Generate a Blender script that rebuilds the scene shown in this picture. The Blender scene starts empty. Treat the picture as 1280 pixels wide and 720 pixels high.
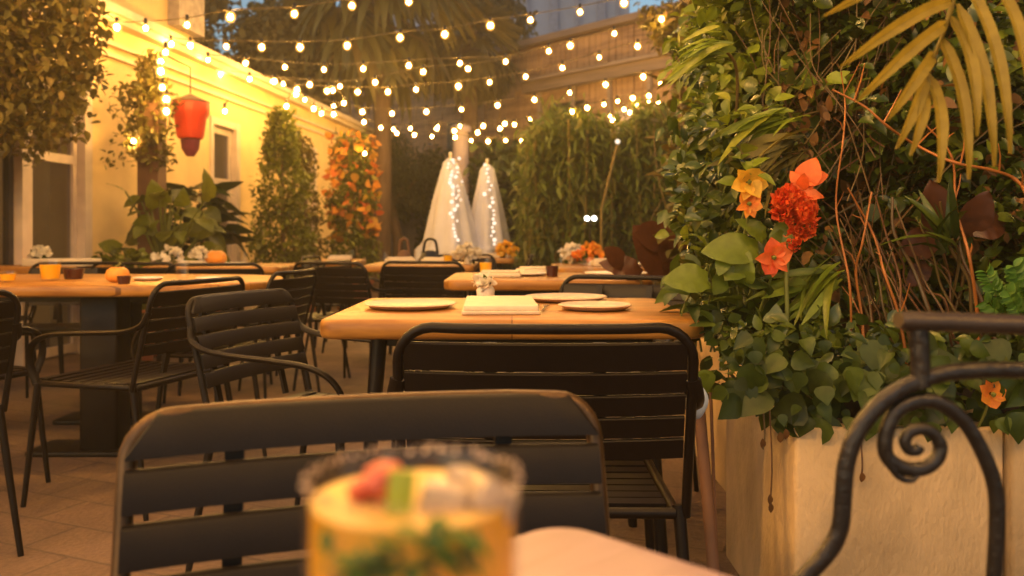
import bpy, math, random
import numpy as np
from mathutils import Vector, Matrix
random.seed(7); rng = np.random.default_rng(7)
F = 1050.0; H = .96; HY = 295.0
PI = math.pi
sc = bpy.context.scene; col = sc.collection

def P(px, py, d): return Vector(((px-640)/F*d, d, H-(py-HY)/F*d))
def X(px, d): return (px-640)/F*d
def Zp(py, d): return H-(py-HY)/F*d

# ---------------------------------------------------------------- materials
MATS = {}
def newmat(name):
    m = bpy.data.materials.new(name); m.use_nodes = True
    nt = m.node_tree; b = nt.nodes['Principled BSDF']
    MATS[name] = m
    return m, nt, b
def N(nt, t, **kw):
    n = nt.nodes.new(t)
    for k, v in kw.items(): setattr(n, k, v)
    return n
def c4(c): return (c[0], c[1], c[2], 1)
def simple(name, base, rough=.5, metal=0, var=.25, scale=12, bump=0, bscale=80, coat=0, spec=.5, stretch=(1,1,1), coords='Object'):
    m, nt, b = newmat(name)
    tc = N(nt, 'ShaderNodeTexCoord'); mp = N(nt, 'ShaderNodeMapping'); mp.inputs['Scale'].default_value = stretch
    nt.links.new(tc.outputs[coords], mp.inputs[0])
    no = N(nt, 'ShaderNodeTexNoise'); no.inputs['Scale'].default_value = scale; no.inputs['Detail'].default_value = 5
    nt.links.new(mp.outputs[0], no.inputs['Vector'])
    r = N(nt, 'ShaderNodeValToRGB'); r.color_ramp.elements[0].position = .3; r.color_ramp.elements[1].position = .7
    r.color_ramp.elements[0].color = c4([x*(1-var) for x in base]); r.color_ramp.elements[1].color = c4([min(1, x*(1+var)) for x in base])
    nt.links.new(no.outputs['Fac'], r.inputs[0]); nt.links.new(r.outputs[0], b.inputs['Base Color'])
    b.inputs['Roughness'].default_value = rough; b.inputs['Metallic'].default_value = metal
    b.inputs['Specular IOR Level'].default_value = spec
    if coat: b.inputs['Coat Weight'].default_value = coat; b.inputs['Coat Roughness'].default_value = .15
    if bump:
        n2 = N(nt, 'ShaderNodeTexNoise'); n2.inputs['Scale'].default_value = bscale; n2.inputs['Detail'].default_value = 6
        nt.links.new(mp.outputs[0], n2.inputs['Vector'])
        bp = N(nt, 'ShaderNodeBump'); bp.inputs['Strength'].default_value = bump; bp.inputs['Distance'].default_value = .01
        nt.links.new(n2.outputs['Fac'], bp.inputs['Height']); nt.links.new(bp.outputs[0], b.inputs['Normal'])
    return m
def leafmat(name, cols, rough=.42, trans=.3, spec=.5):
    """per-leaf random hue between the colours, plus some light passing through"""
    m, nt, b = newmat(name)
    g = N(nt, 'ShaderNodeNewGeometry'); r = N(nt, 'ShaderNodeValToRGB')
    els = r.color_ramp.elements
    while len(els) < len(cols): els.new(.5)
    for i, c in enumerate(cols): els[i].position = i/(len(cols)-1); els[i].color = c4(c)
    nt.links.new(g.outputs['Random Per Island'], r.inputs[0])
    tc = N(nt, 'ShaderNodeTexCoord'); no = N(nt, 'ShaderNodeTexNoise'); no.inputs['Scale'].default_value = 60
    nt.links.new(tc.outputs['Object'], no.inputs['Vector'])
    mx = N(nt, 'ShaderNodeMix', data_type='RGBA', blend_type='MULTIPLY'); mx.inputs[0].default_value = .5
    nt.links.new(r.outputs[0], mx.inputs[6]); nt.links.new(no.outputs['Color'], mx.inputs[7])
    hs = N(nt, 'ShaderNodeHueSaturation'); hs.inputs['Value'].default_value = 1.35; hs.inputs['Saturation'].default_value = 1
    nt.links.new(no.outputs['Fac'], mx.inputs[7]); nt.links.new(mx.outputs[2], hs.inputs['Color'])
    nt.links.new(hs.outputs[0], b.inputs['Base Color']); b.inputs['Roughness'].default_value = rough
    b.inputs['Specular IOR Level'].default_value = spec
    t = N(nt, 'ShaderNodeBsdfTranslucent'); nt.links.new(hs.outputs[0], t.inputs[0])
    ms = N(nt, 'ShaderNodeMixShader'); ms.inputs[0].default_value = trans
    nt.links.new(b.outputs[0], ms.inputs[1]); nt.links.new(t.outputs[0], ms.inputs[2])
    nt.links.new(ms.outputs[0], nt.nodes['Material Output'].inputs[0])
    return m
def emit(name, c, s):
    m = bpy.data.materials.new(name); m.use_nodes = True; nt = m.node_tree; nt.nodes.clear()
    e = N(nt, 'ShaderNodeEmission'); e.inputs[0].default_value = c4(c); e.inputs[1].default_value = s
    o = N(nt, 'ShaderNodeOutputMaterial'); nt.links.new(e.outputs[0], o.inputs[0]); MATS[name] = m
    return m

metal_dark = simple('powder_coat', (.007, .0038, .0026), .4, 0, .15, 40, .08, 400, spec=.25)
metal_brown = simple('brown_coat', (.0075, .0048, .004), .5, 0, .15, 30, .10, 500, spec=.25)
worn_m = simple('worn_frame', (.10, .055, .022), .38, .5, .35, 25, .1, 200)  # brighter brown metal paints a warm reflection on the near chair frame
iron = simple('wrought_iron', (.028, .023, .02), .33, .3, .2, 60, .25, 130, spec=.6)
handrail_m = simple('handrail', (.05, .036, .028), .4, .2, .2, 20, .1, 200)
edge_worn = simple('worn_edge', (.32, .2, .08), .4, .3, .3, 30)
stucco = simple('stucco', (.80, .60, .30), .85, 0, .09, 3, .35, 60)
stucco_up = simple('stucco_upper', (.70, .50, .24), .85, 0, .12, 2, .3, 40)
trim_m = simple('trim_paint', (.70, .58, .44), .6, 0, .1, 8, .15, 60)
frame_m = simple('frame_paint', (.72, .60, .52), .5, 0, .1, 8, .1, 80)
frame_dk = simple('dark_frame', (.03, .025, .03), .4)
planter_m = simple('planter_render', (.58, .42, .23), .8, 0, .34, 3.2, .5, 60, stretch=(1.6, 1.6, .8))
pole_m = simple('brown_post', (.16, .08, .045), .7, 0, .2, 6)
trunk_m = simple('trunk_bark', (.12, .075, .045), .9, 0, .35, 10, .8, 40, stretch=(1, 1, .3))
cane_m = leafmat('cane', [(.17, .07, .025), (.10, .045, .02), (.16, .12, .04), (.06, .035, .015)], .5, 0)
orange_cane = simple('orange_cane', (.36, .13, .03), .45, 0, .2, 20)
white_cloth = simple('parasol_cloth', (.56, .56, .68), .85, 0, .06, 5, .2, 40)
linen = simple('linen', (.75, .66, .52), .9, 0, .05, 30, .2, 200)
plate_m = simple('plate', (.62, .47, .36), .35, 0, .08, 20)
white_plate = simple('white_plate', (.8, .76, .70), .3, 0, .04, 20)
board_m = simple('board', (.66, .56, .42), .6, 0, .1, 30)
petal_w = leafmat('white_petal', [(.85, .8, .7), (.75, .7, .6)], .6, .3)
petal_o = leafmat('orange_petal', [(.85, .35, .03), (.8, .22, .03), (.9, .5, .05)], .6, .3)
petal_r = leafmat('red_petal', [(.80, .10, .025), (.85, .20, .04), (.72, .06, .02)], .5, .35)
petal_y = leafmat('yellow_petal', [(.85, .45, .03), (.8, .55, .06)], .5, .3)
stem_g = simple('green_stem', (.14, .16, .03), .5, 0, .2, 20)
pumpkin_m = simple('pumpkin', (.75, .30, .04), .5, 0, .15, 8)
dark_glass = simple('dark_bottle', (.05, .012, .01), .15, 0, .1)
terracotta = simple('terracotta', (.30, .10, .05), .7, 0, .25, 10, .3, 50)
red_shade = simple('red_shade', (.62, .05, .02), .5, 0, .08, 10)
red_shade.node_tree.nodes['Principled BSDF'].inputs['Subsurface Weight'].default_value = 0
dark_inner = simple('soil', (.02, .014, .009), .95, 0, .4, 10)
black_m = simple('black_hood', (.012, .011, .012), .35)
cord_m = simple('cord_rubber', (.10, .075, .04), .6)
cord_pale = simple('cord_pale', (.45, .33, .16), .6)
blue_cloth = simple('blue_napkin', (.42, .52, .66), .8)
blue_wall = simple('blue_render', (.30, .36, .50), .8, 0, .06, 1)
pink_wall = simple('pale_siding', (.62, .50, .48), .8, 0, .08, 2)
leaf_hedge = leafmat('leaf_hedge', [(.022, .042, .006), (.048, .080, .010), (.11, .150, .016), (.032, .052, .008)], .30, .25, .6)
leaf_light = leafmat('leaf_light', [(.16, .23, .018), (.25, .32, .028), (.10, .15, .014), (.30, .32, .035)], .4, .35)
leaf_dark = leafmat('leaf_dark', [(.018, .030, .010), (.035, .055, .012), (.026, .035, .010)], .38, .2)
leaf_big = leafmat('leaf_heart', [(.05, .082, .010), (.026, .046, .007), (.085, .125, .014), (.028, .040, .007)], .42, .25, .35)
leaf_olive = leafmat('leaf_olive', [(.12, .105, .022), (.18, .15, .03), (.08, .075, .016), (.22, .15, .035)], .6, .25)
leaf_brown = leafmat('leaf_dry', [(.20, .09, .025), (.12, .06, .02), (.26, .13, .03)], .6, .3)
leaf_far = leafmat('leaf_far', [(.12, .10, .035), (.20, .16, .05), (.08, .07, .022)], .7, .3)
leaf_fern = leafmat('leaf_fern', [(.06, .17, .02), (.10, .24, .03), (.16, .30, .05)], .5, .35)
leaf_red = leafmat('leaf_red', [(.12, .018, .014), (.09, .03, .014), (.07, .04, .018)], .35, .2)
frond_m = leafmat('leaf_frond', [(.36, .27, .035), (.28, .22, .028), (.42, .31, .05)], .45, .4)
leaf_plant = leafmat('leaf_plant', [(.12, .15, .012), (.20, .22, .02), (.06, .07, .008)], .4, .3)
leaf_bamboo = leafmat('leaf_bamboo', [(.10, .15, .022), (.18, .23, .038), (.06, .09, .015), (.24, .22, .05)], .5, .35)
bamboo_m = leafmat('bamboo_cane', [(.20, .17, .045), (.14, .12, .03), (.24, .15, .04)], .5, 0)
BC = (1, .52, .10)
bulb_m = emit('bulb_glow', BC, 210)
halo_m = bpy.data.materials.new('amber_halo_glass'); halo_m.use_nodes = True; nt = halo_m.node_tree; nt.nodes.clear()
e = N(nt, 'ShaderNodeEmission'); e.inputs[0].default_value = (1, .42, .07, 1); e.inputs[1].default_value = 1.1; tr = N(nt, 'ShaderNodeBsdfTransparent'); ms = N(nt, 'ShaderNodeMixShader'); ms.inputs[0].default_value = .42  # weak glow in the globe imitates the halo round each bulb
nt.links.new(tr.outputs[0], ms.inputs[1]); nt.links.new(e.outputs[0], ms.inputs[2]); o = N(nt, 'ShaderNodeOutputMaterial'); nt.links.new(ms.outputs[0], o.inputs[0]); halo_m.cycles.emission_sampling = 'NONE'
bulb_near = emit('bulb_glow_overhead', (1, .50, .11), 330)
mini_m = emit('mini_bulb', (1, .76, .55), .5)
white_led = emit('white_led', (1, .92, .8), 3)

def wood(name, base, dark, rough=.42, s=1.0, axis=0, joints=1):
    m, nt, b = newmat(name)
    tc = N(nt, 'ShaderNodeTexCoord'); mp = N(nt, 'ShaderNodeMapping')
    mp.inputs['Scale'].default_value = (s, 9*s, 9*s) if axis == 0 else (9*s, s, 9*s)
    nt.links.new(tc.outputs['Object'], mp.inputs[0])
    no = N(nt, 'ShaderNodeTexNoise'); no.inputs['Scale'].default_value = 3; no.inputs['Detail'].default_value = 8; no.inputs['Distortion'].default_value = .8
    nt.links.new(mp.outputs[0], no.inputs['Vector'])
    r = N(nt, 'ShaderNodeValToRGB'); r.color_ramp.elements[0].position = .35; r.color_ramp.elements[1].position = .62
    r.color_ramp.elements[0].color = c4(dark); r.color_ramp.elements[1].color = c4(base)
    nt.links.new(no.outputs['Fac'], r.inputs[0])
    bk_ = N(nt, 'ShaderNodeTexBrick'); bk_.inputs['Scale'].default_value = 1; bk_.inputs['Brick Width'].default_value = 9; bk_.inputs['Row Height'].default_value = .135; bk_.inputs['Mortar Size'].default_value = .0016
    bk_.inputs['Color1'].default_value = (1, 1, 1, 1); bk_.inputs['Color2'].default_value = (.68, .64, .60, 1); bk_.inputs['Mortar'].default_value = (.25, .2, .16, 1); nt.links.new(tc.outputs['Object'], bk_.inputs[0])
    mxx = N(nt, 'ShaderNodeMix', data_type='RGBA', blend_type='MULTIPLY'); mxx.inputs[0].default_value = joints; nt.links.new(r.outputs[0], mxx.inputs[6]); nt.links.new(bk_.outputs['Color'], mxx.inputs[7]); nt.links.new(mxx.outputs[2], b.inputs['Base Color'])
    b.inputs['Roughness'].default_value = rough
    bp = N(nt, 'ShaderNodeBump'); bp.inputs['Strength'].default_value = .15; bp.inputs['Distance'].default_value = .004
    nt.links.new(no.outputs['Fac'], bp.inputs['Height']); nt.links.new(bp.outputs[0], b.inputs['Normal'])
    return m
table_wood = wood('table_wood', (.60, .29, .055), (.36, .15, .025), .38)
pink_wood = wood('pale_table', (.40, .29, .36), (.33, .235, .28), .38, 1.5, 0, 0)
siding_m = wood('siding_wood', (.46, .29, .16), (.22, .13, .08), .75, .25)
beam_m = wood('beam_wood', (.36, .28, .24), (.26, .2, .17), .8, .4)

# paving
pave, nt, b = newmat('paving')
tc = N(nt, 'ShaderNodeTexCoord'); mp = N(nt, 'ShaderNodeMapping'); mp.inputs['Rotation'].default_value[2] = .4
nt.links.new(tc.outputs['Object'], mp.inputs[0])
br = N(nt, 'ShaderNodeTexBrick'); br.inputs['Scale'].default_value = 1; br.inputs['Brick Width'].default_value = .40; br.inputs['Row Height'].default_value = .20
br.inputs['Mortar Size'].default_value = .006; br.inputs['Color1'].default_value = (.21, .135, .09, 1); br.inputs['Color2'].default_value = (.17, .108, .072, 1); br.inputs['Mortar'].default_value = (.125, .085, .06, 1)
br.inputs['Mortar Smooth'].default_value = .3
nt.links.new(mp.outputs[0], br.inputs[0])
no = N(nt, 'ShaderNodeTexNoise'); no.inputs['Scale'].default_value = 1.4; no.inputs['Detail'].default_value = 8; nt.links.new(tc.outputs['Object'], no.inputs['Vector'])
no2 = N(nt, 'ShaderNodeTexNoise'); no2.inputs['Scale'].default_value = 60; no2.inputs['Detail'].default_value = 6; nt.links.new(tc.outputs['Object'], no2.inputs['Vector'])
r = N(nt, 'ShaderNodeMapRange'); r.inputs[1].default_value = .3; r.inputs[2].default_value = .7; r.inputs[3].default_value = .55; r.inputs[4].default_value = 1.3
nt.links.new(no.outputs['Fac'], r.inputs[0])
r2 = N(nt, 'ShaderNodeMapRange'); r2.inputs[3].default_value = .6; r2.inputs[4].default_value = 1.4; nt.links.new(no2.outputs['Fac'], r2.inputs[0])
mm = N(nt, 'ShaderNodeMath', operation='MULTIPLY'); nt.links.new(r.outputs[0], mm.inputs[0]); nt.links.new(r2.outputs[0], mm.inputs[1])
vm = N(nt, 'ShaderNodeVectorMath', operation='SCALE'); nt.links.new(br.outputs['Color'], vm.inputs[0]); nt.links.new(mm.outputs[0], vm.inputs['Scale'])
nt.links.new(vm.outputs[0], b.inputs['Base Color']); b.inputs['Roughness'].default_value = .7
bp = N(nt, 'ShaderNodeBump'); bp.inputs['Strength'].default_value = .6; bp.inputs['Distance'].default_value = .01
ad = N(nt, 'ShaderNodeMath', operation='MULTIPLY_ADD'); ad.inputs[1].default_value = -.8; nt.links.new(br.outputs['Fac'], ad.inputs[0]); nt.links.new(no2.outputs['Fac'], ad.inputs[2])
nt.links.new(ad.outputs[0], bp.inputs['Height']); nt.links.new(bp.outputs[0], b.inputs['Normal'])

# window glass: dim reflection over a see-through pane
pane_m, nt, b = newmat('window_glass')
b.inputs['Base Color'].default_value = (.05, .035, .02, 1); b.inputs['Roughness'].default_value = .06
tr = N(nt, 'ShaderNodeBsdfTransparent'); ms = N(nt, 'ShaderNodeMixShader'); ms.inputs[0].default_value = .35
nt.links.new(tr.outputs[0], ms.inputs[1]); nt.links.new(b.outputs[0], ms.inputs[2]); nt.links.new(ms.outputs[0], nt.nodes['Material Output'].inputs[0])
interior_m = simple('interior', (.36, .22, .11), .8, 0, .2, 2)
ib = interior_m.node_tree.nodes['Principled BSDF']; ib.inputs['Emission Color'].default_value = (1, .5, .14, 1); ib.inputs['Emission Strength'].default_value = .035  # faint glow put into the wall stands for lit rooms indoors
curtain_m = simple('curtain', (.62, .52, .42), .9)
steel = simple('steel', (.55, .5, .45), .25, 1, .05, 20)
clear_glass, nt, b = newmat('clear_glass')
b.inputs['Base Color'].default_value = (.9, .75, .5, 1); b.inputs['Roughness'].default_value = .05
tr = N(nt, 'ShaderNodeBsdfTransparent'); fr_ = N(nt, 'ShaderNodeLayerWeight'); fr_.inputs[0].default_value = .25; mr = N(nt, 'ShaderNodeMath', operation='MULTIPLY_ADD'); mr.inputs[1].default_value = .18; mr.inputs[2].default_value = .03
gs = N(nt, 'ShaderNodeBsdfGlossy'); gs.inputs['Roughness'].default_value = .04
nt.links.new(fr_.outputs['Facing'], mr.inputs[0]); ms = N(nt, 'ShaderNodeMixShader'); nt.links.new(mr.outputs[0], ms.inputs[0]); nt.links.new(tr.outputs[0], ms.inputs[1]); nt.links.new(gs.outputs[0], ms.inputs[2]); nt.links.new(ms.outputs[0], nt.nodes['Material Output'].inputs[0])
juice, nt, b = newmat('juice')
b.inputs['Base Color'].default_value = (.98, .62, .012, 1); b.inputs['Roughness'].default_value = .3
t = N(nt, 'ShaderNodeBsdfTranslucent'); t.inputs[0].default_value = (.98, .62, .012, 1)
ms = N(nt, 'ShaderNodeMixShader'); ms.inputs[0].default_value = .45
nt.links.new(b.outputs[0], ms.inputs[1]); nt.links.new(t.outputs[0], ms.inputs[2]); nt.links.new(ms.outputs[0], nt.nodes['Material Output'].inputs[0])
foam_m = simple('foam', (.60, .40, .10), .4, 0, .15, 60)
salt_m = simple('salt_rim', (.80, .55, .42), .7, 0, .5, 90)
berry_m = simple('berry', (.75, .16, .10), .4)
mint_m = leafmat('mint', [(.10, .20, .02), (.16, .26, .03)], .5, .3)
ice_m = simple('ice', (.50, .40, .30), .15)

# ---------------------------------------------------------------- mesh helper
class MB:
    def __init__(s): s.v = []; s.f = []
    def add(s, v, f):
        o = len(s.v); s.v += [tuple(x) for x in v]; s.f += [tuple(i+o for i in q) for q in f]
    def box(s, a, b_, M=None):
        (x0, y0, z0), (x1, y1, z1) = a, b_
        v = [(x0, y0, z0), (x1, y0, z0), (x1, y1, z0), (x0, y1, z0), (x0, y0, z1), (x1, y0, z1), (x1, y1, z1), (x0, y1, z1)]
        if M is not None: v = [M @ Vector(p) for p in v]
        s.add(v, [(0, 3, 2, 1), (4, 5, 6, 7), (0, 1, 5, 4), (1, 2, 6, 5), (2, 3, 7, 6), (3, 0, 4, 7)])
    def tube(s, pts, r, n=8, flat=None, cap=True):
        pts = [Vector(p) for p in pts]; k = len(pts)
        rs = r if isinstance(r, (list, tuple)) else [r]*k
        t0 = (pts[1]-pts[0]).normalized(); up = Vector((0, 0, 1)) if abs(t0.z) < .9 else Vector((0, 1, 0))
        nrm = (up - t0*up.dot(t0)).normalized(); rings = []
        for i in range(k):
            t = (pts[min(i+1, k-1)]-pts[max(i-1, 0)]).normalized()
            nrm = (nrm - t*nrm.dot(t)).normalized(); bi = t.cross(nrm)
            fa, fb = flat if flat else (1, 1)
            rings.append([pts[i]+(nrm*math.cos(a)*fa+bi*math.sin(a)*fb)*rs[i] for a in [2*PI*j/n for j in range(n)]])
        v = [p for rg in rings for p in rg]; f = []
        for i in range(k-1):
            for j in range(n): f.append((i*n+j, i*n+(j+1) % n, (i+1)*n+(j+1) % n, (i+1)*n+j))
        if cap: f.append(tuple(range(n-1, -1, -1))); f.append(tuple((k-1)*n+j for j in range(n)))
        s.add(v, f)
    def lathe(s, prof, n=24, c=(0, 0, 0), mod=None, cap=(True, True)):
        v = []; f = []
        for (r, z) in prof:
            for j in range(n):
                a = 2*PI*j/n; q = r*(mod(a, z) if mod else 1)
                v.append((c[0]+q*math.cos(a), c[1]+q*math.sin(a), c[2]+z))
        k = len(prof)
        for i in range(k-1):
            for j in range(n): f.append((i*n+j, i*n+(j+1) % n, (i+1)*n+(j+1) % n, (i+1)*n+j))
        if cap[0]: f.append(tuple(range(n-1, -1, -1)))
        if cap[1]: f.append(tuple((k-1)*n+j for j in range(n)))
        s.add(v, f)
    def slab(s, out, z0, z1, bv=.008):
        """closed outline (ccw) extruded with softened edges"""
        k = len(out); cx = sum(p[0] for p in out)/k; cy = sum(p[1] for p in out)/k
        def inset(d):
            r = []
            for i in range(k):
                a = Vector(out[i-1][:2]); b_ = Vector(out[(i+1) % k][:2]); t = (b_-a).normalized(); nn = Vector((t.y, -t.x))
                r.append((out[i][0]-nn.x*d, out[i][1]-nn.y*d))
            return r
        rings = [(inset(bv), z0), (inset(bv*.3), z0+bv*.3), (inset(0), z0+bv), (inset(0), z1-bv), (inset(bv*.3), z1-bv*.3), (inset(bv), z1)]
        v = [(p[0], p[1], z) for rg, z in rings for p in rg]; f = []
        for i in range(5):
            for j in range(k): f.append((i*k+j, i*k+(j+1) % k, (i+1)*k+(j+1) % k, (i+1)*k+j))
        f.append(tuple(range(k-1, -1, -1))); f.append(tuple(5*k+j for j in range(k)))
        s.add(v, f)
    def build(s, name, mat, parent=None, smooth=True, loc=None, sharp=50):
        me = bpy.data.meshes.new(name); me.from_pydata(s.v, [], s.f); me.update()
        if mat: me.materials.append(mat)
        if smooth:
            me.polygons.foreach_set('use_smooth', [True]*len(me.polygons))
            if sharp: me.set_sharp_from_angle(angle=math.radians(sharp))
        o = bpy.data.objects.new(name, me); col.objects.link(o)
        if parent: o.parent = parent
        if loc is not None: o.location = loc
        return o

def rrect(x0, x1, y0, y1, r, n=6):
    o = []
    for (cx, cy, a0) in ((x1-r, y0+r, -90), (x1-r, y1-r, 0), (x0+r, y1-r, 90), (x0+r, y0+r, 180)):
        for i in range(n+1):
            a = math.radians(a0+90*i/n); o.append((cx+r*math.cos(a), cy+r*math.sin(a)))
    return o
def bez(pts, n=8):
    """Catmull-Rom through the points"""
    pts = [Vector(p) for p in pts]; q = [pts[0]*2-pts[1]]+pts+[pts[-1]*2-pts[-2]]; out = []
    for i in range(1, len(q)-2):
        for j in range(n):
            t = j/n; a, b_, c, d = q[i-1], q[i], q[i+1], q[i+2]
            out.append(.5*((2*b_)+(c-a)*t+(2*a-5*b_+4*c-d)*t*t+(3*b_-a-3*c+d)*t**3))
    out.append(pts[-1]); return out

def tag(o, label=None, cat=None, group=None, kind=None):
    if label: o['label'] = label
    if cat: o['category'] = cat
    if group: o['group'] = group
    if kind: o['kind'] = kind
    return o
def thing(name, label, cat, loc=(0, 0, 0), rz=0, group=None):
    o = bpy.data.objects.new(name, None); col.objects.link(o); o.location = loc; o.rotation_euler.z = rz; o.empty_display_size = .1
    return tag(o, label, cat, group)
def copy_tree(o, parent=None):
    c = o.copy(); col.objects.link(c); c.parent = parent
    for ch in [x for x in bpy.data.objects if x.parent == o]: copy_tree(ch, c)
    return c

# ---------------------------------------------------------------- leaves
def leaf_tpl(kind):
    if kind == 'fine':
        V = []; Fa = []; nr = 14
        for i in range(nr+1):
            y = i/nr; ww = .40*(math.sin(PI*min(1, y*.93+.07))**.75)*(1-.25*y)+.004; ww = ww if i else .05
            for c in (-1, -.5, 0, .5, 1):
                V.append((c*ww, y-(.10 if i == 1 and abs(c) == 1 else 0), -.30*y*y+abs(c)*ww*.35-.05*abs(c)**2+.018*math.sin(y*23+c*2)*abs(c)))
        for i in range(nr):
            for j in range(4): a = i*5+j; Fa.append((a, a+1, a+6, a+5))
        return np.array(V, float), np.array(Fa, int)
    if kind == 'ovate': ys = [0, .12, .35, .6, .82, 1]; w = [.02, .16, .29, .27, .15, 0.005]
    elif kind == 'round': ys = [0, .10, .3, .55, .8, 1]; w = [.03, .27, .42, .42, .27, .02]
    elif kind == 'heart': ys = [0, .08, .28, .55, .82, 1.05]; w = [.05, .34, .48, .42, .2, .005]
    elif kind == 'strap': ys = [0, .15, .4, .7, .9, 1]; w = [.02, .06, .075, .06, .03, .003]
    elif kind == 'bamboo': ys = [0, .3, .7, 1]; w = [.02, .10, .07, .003]
    elif kind == 'blade': ys = [0, .3, .7, 1]; w = [.03, .07, .05, .003]
    elif kind == 'bird': ys = [0, .2, .28, .45, .7, .9, 1]; w = [.012, .015, .10, .19, .17, .07, .005]
    else: ys = [0, .45, 1]; w = [.03, .3, .01]
    V = []; Fa = []
    dr = {'strap': .5, 'blade': .35, 'bird': .35}.get(kind, .22)
    for y, ww in zip(ys, w):
        z = -dr*y*y; V += [(-ww, y, z+ww*.35), (0, y, z), (ww, y, z+ww*.35)]
    for i in range(len(ys)-1):
        a = i*3; Fa += [(a, a+1, a+4, a+3), (a+1, a+2, a+5, a+4)]
    return np.array(V, float), np.array(Fa, int)
def leaves(name, kind, pos, dirs, ups, size, mat, parent=None, wvar=.2):
    """one mesh of many leaves: position, growth direction, upper-side normal, size"""
    V, Fa = leaf_tpl(kind); n = len(pos)
    pos = np.asarray(pos, float); d = np.asarray(dirs, float); u = np.asarray(ups, float); size = np.broadcast_to(np.asarray(size, float), (n,))
    d = d/np.maximum(np.linalg.norm(d, axis=1, keepdims=True), 1e-6)
    xx = np.cross(d, u); xx /= np.maximum(np.linalg.norm(xx, axis=1, keepdims=True), 1e-6); zz = np.cross(xx, d)
    wv = 1+rng.uniform(-wvar, wvar, n); bend = rng.uniform(.2, 1.8, n)
    W = (V[None, :, 0, None]*wv[:, None, None]*xx[:, None, :] + V[None, :, 1, None]*d[:, None, :] + V[None, :, 2, None]*bend[:, None, None]*zz[:, None, :])*size[:, None, None] + pos[:, None, :]
    FF = (Fa[None]+(np.arange(n)*len(V))[:, None, None]).reshape(-1, 4)
    me = bpy.data.meshes.new(name); W = W.reshape(-1, 3)
    me.vertices.add(len(W)); me.vertices.foreach_set('co', W.ravel().astype(np.float32))
    me.loops.add(FF.size); me.loops.foreach_set('vertex_index', FF.ravel().astype(np.int32))
    me.polygons.add(len(FF)); me.polygons.foreach_set('loop_start', np.arange(0, FF.size, 4, dtype=np.int32)); me.polygons.foreach_set('use_smooth', np.ones(len(FF), bool))
    me.update(calc_edges=True); me.validate(); me.materials.append(mat)
    o = bpy.data.objects.new(name, me); col.objects.link(o)
    if parent: o.parent = parent
    return o
def rdir(n, bias=(0, 0, 0)):
    d = rng.normal(size=(n, 3)); d /= np.linalg.norm(d, axis=1, keepdims=True); return d+np.array(bias)
def clusters(centers, n, spread, bias, up=(0, 0, 1), ubias=1.2):
    """leaves sprouting round twig centres"""
    c = np.repeat(np.asarray(centers, float), n, axis=0); k = len(c)
    d = rdir(k, bias); p = c+rng.normal(size=(k, 3))*spread
    u = rdir(k)*.6+np.array(up)*ubias
    return p, d, u

# ================================================================ SETTING
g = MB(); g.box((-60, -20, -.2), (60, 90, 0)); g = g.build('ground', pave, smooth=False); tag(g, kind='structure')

# ---- left restaurant building (local y runs along the wall, local x points to the alley)
WA = math.atan(.1)
bld = thing('restaurant_building', 'cream stucco restaurant building with glazed doors and moulded cornice along the left', 'building', (-4.2, 0, 0), -WA)
def ly(px): return 1050*4.2/(745-px)*1.005
openings = [(ly(-210), ly(112)), (ly(262), ly(298)), (ly(378), ly(394))]
w = MB(); yprev = 2.0; ZT = 2.9; YE = ly(457)
for a, b_ in openings:
    w.box((-.35, yprev, 0), (0, a, ZT)); w.box((-.35, a, 2.27), (0, b_, ZT)); yprev = b_
w.box((-.35, yprev, 0), (0, YE, ZT)); w.build('wall', stucco, bld, smooth=False)
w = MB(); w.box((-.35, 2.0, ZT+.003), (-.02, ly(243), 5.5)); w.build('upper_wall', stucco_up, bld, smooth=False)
w = MB(); w.box((-.02+.002, ly(212), ZT+.14), (.10, ly(243)+.02, 5.5)); w.build('pilaster', simple('grey_pilaster', (.36, .30, .26), .8), bld, smooth=False)
for z, dx, h in ((2.50, .04, .035), (2.60, .05, .03), (2.78, .12, .06), (2.84, .17, .07)):
    w = MB(); w.box((.002, 2.0, z), (dx, YE+dx, z+h)); w.build('cornice', trim_m, bld, smooth=False)
w = MB(); w.box((.002, 2, 0), (.03, openings[0][0], .14)); w.box((.002, openings[0][1], 0), (.03, openings[1][0], .14)); w.box((.002, openings[1][1], 0), (.03, openings[2][0], .14)); w.box((.002, openings[2][1], 0), (.03, YE, .14)); w.build('plinth', trim_m, bld, smooth=False)
w = MB(); w.box((-1.6, 2, 0.01), (-1.5, YE, 2.6)); w.build('interior_wall', interior_m, bld, smooth=False)
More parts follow.
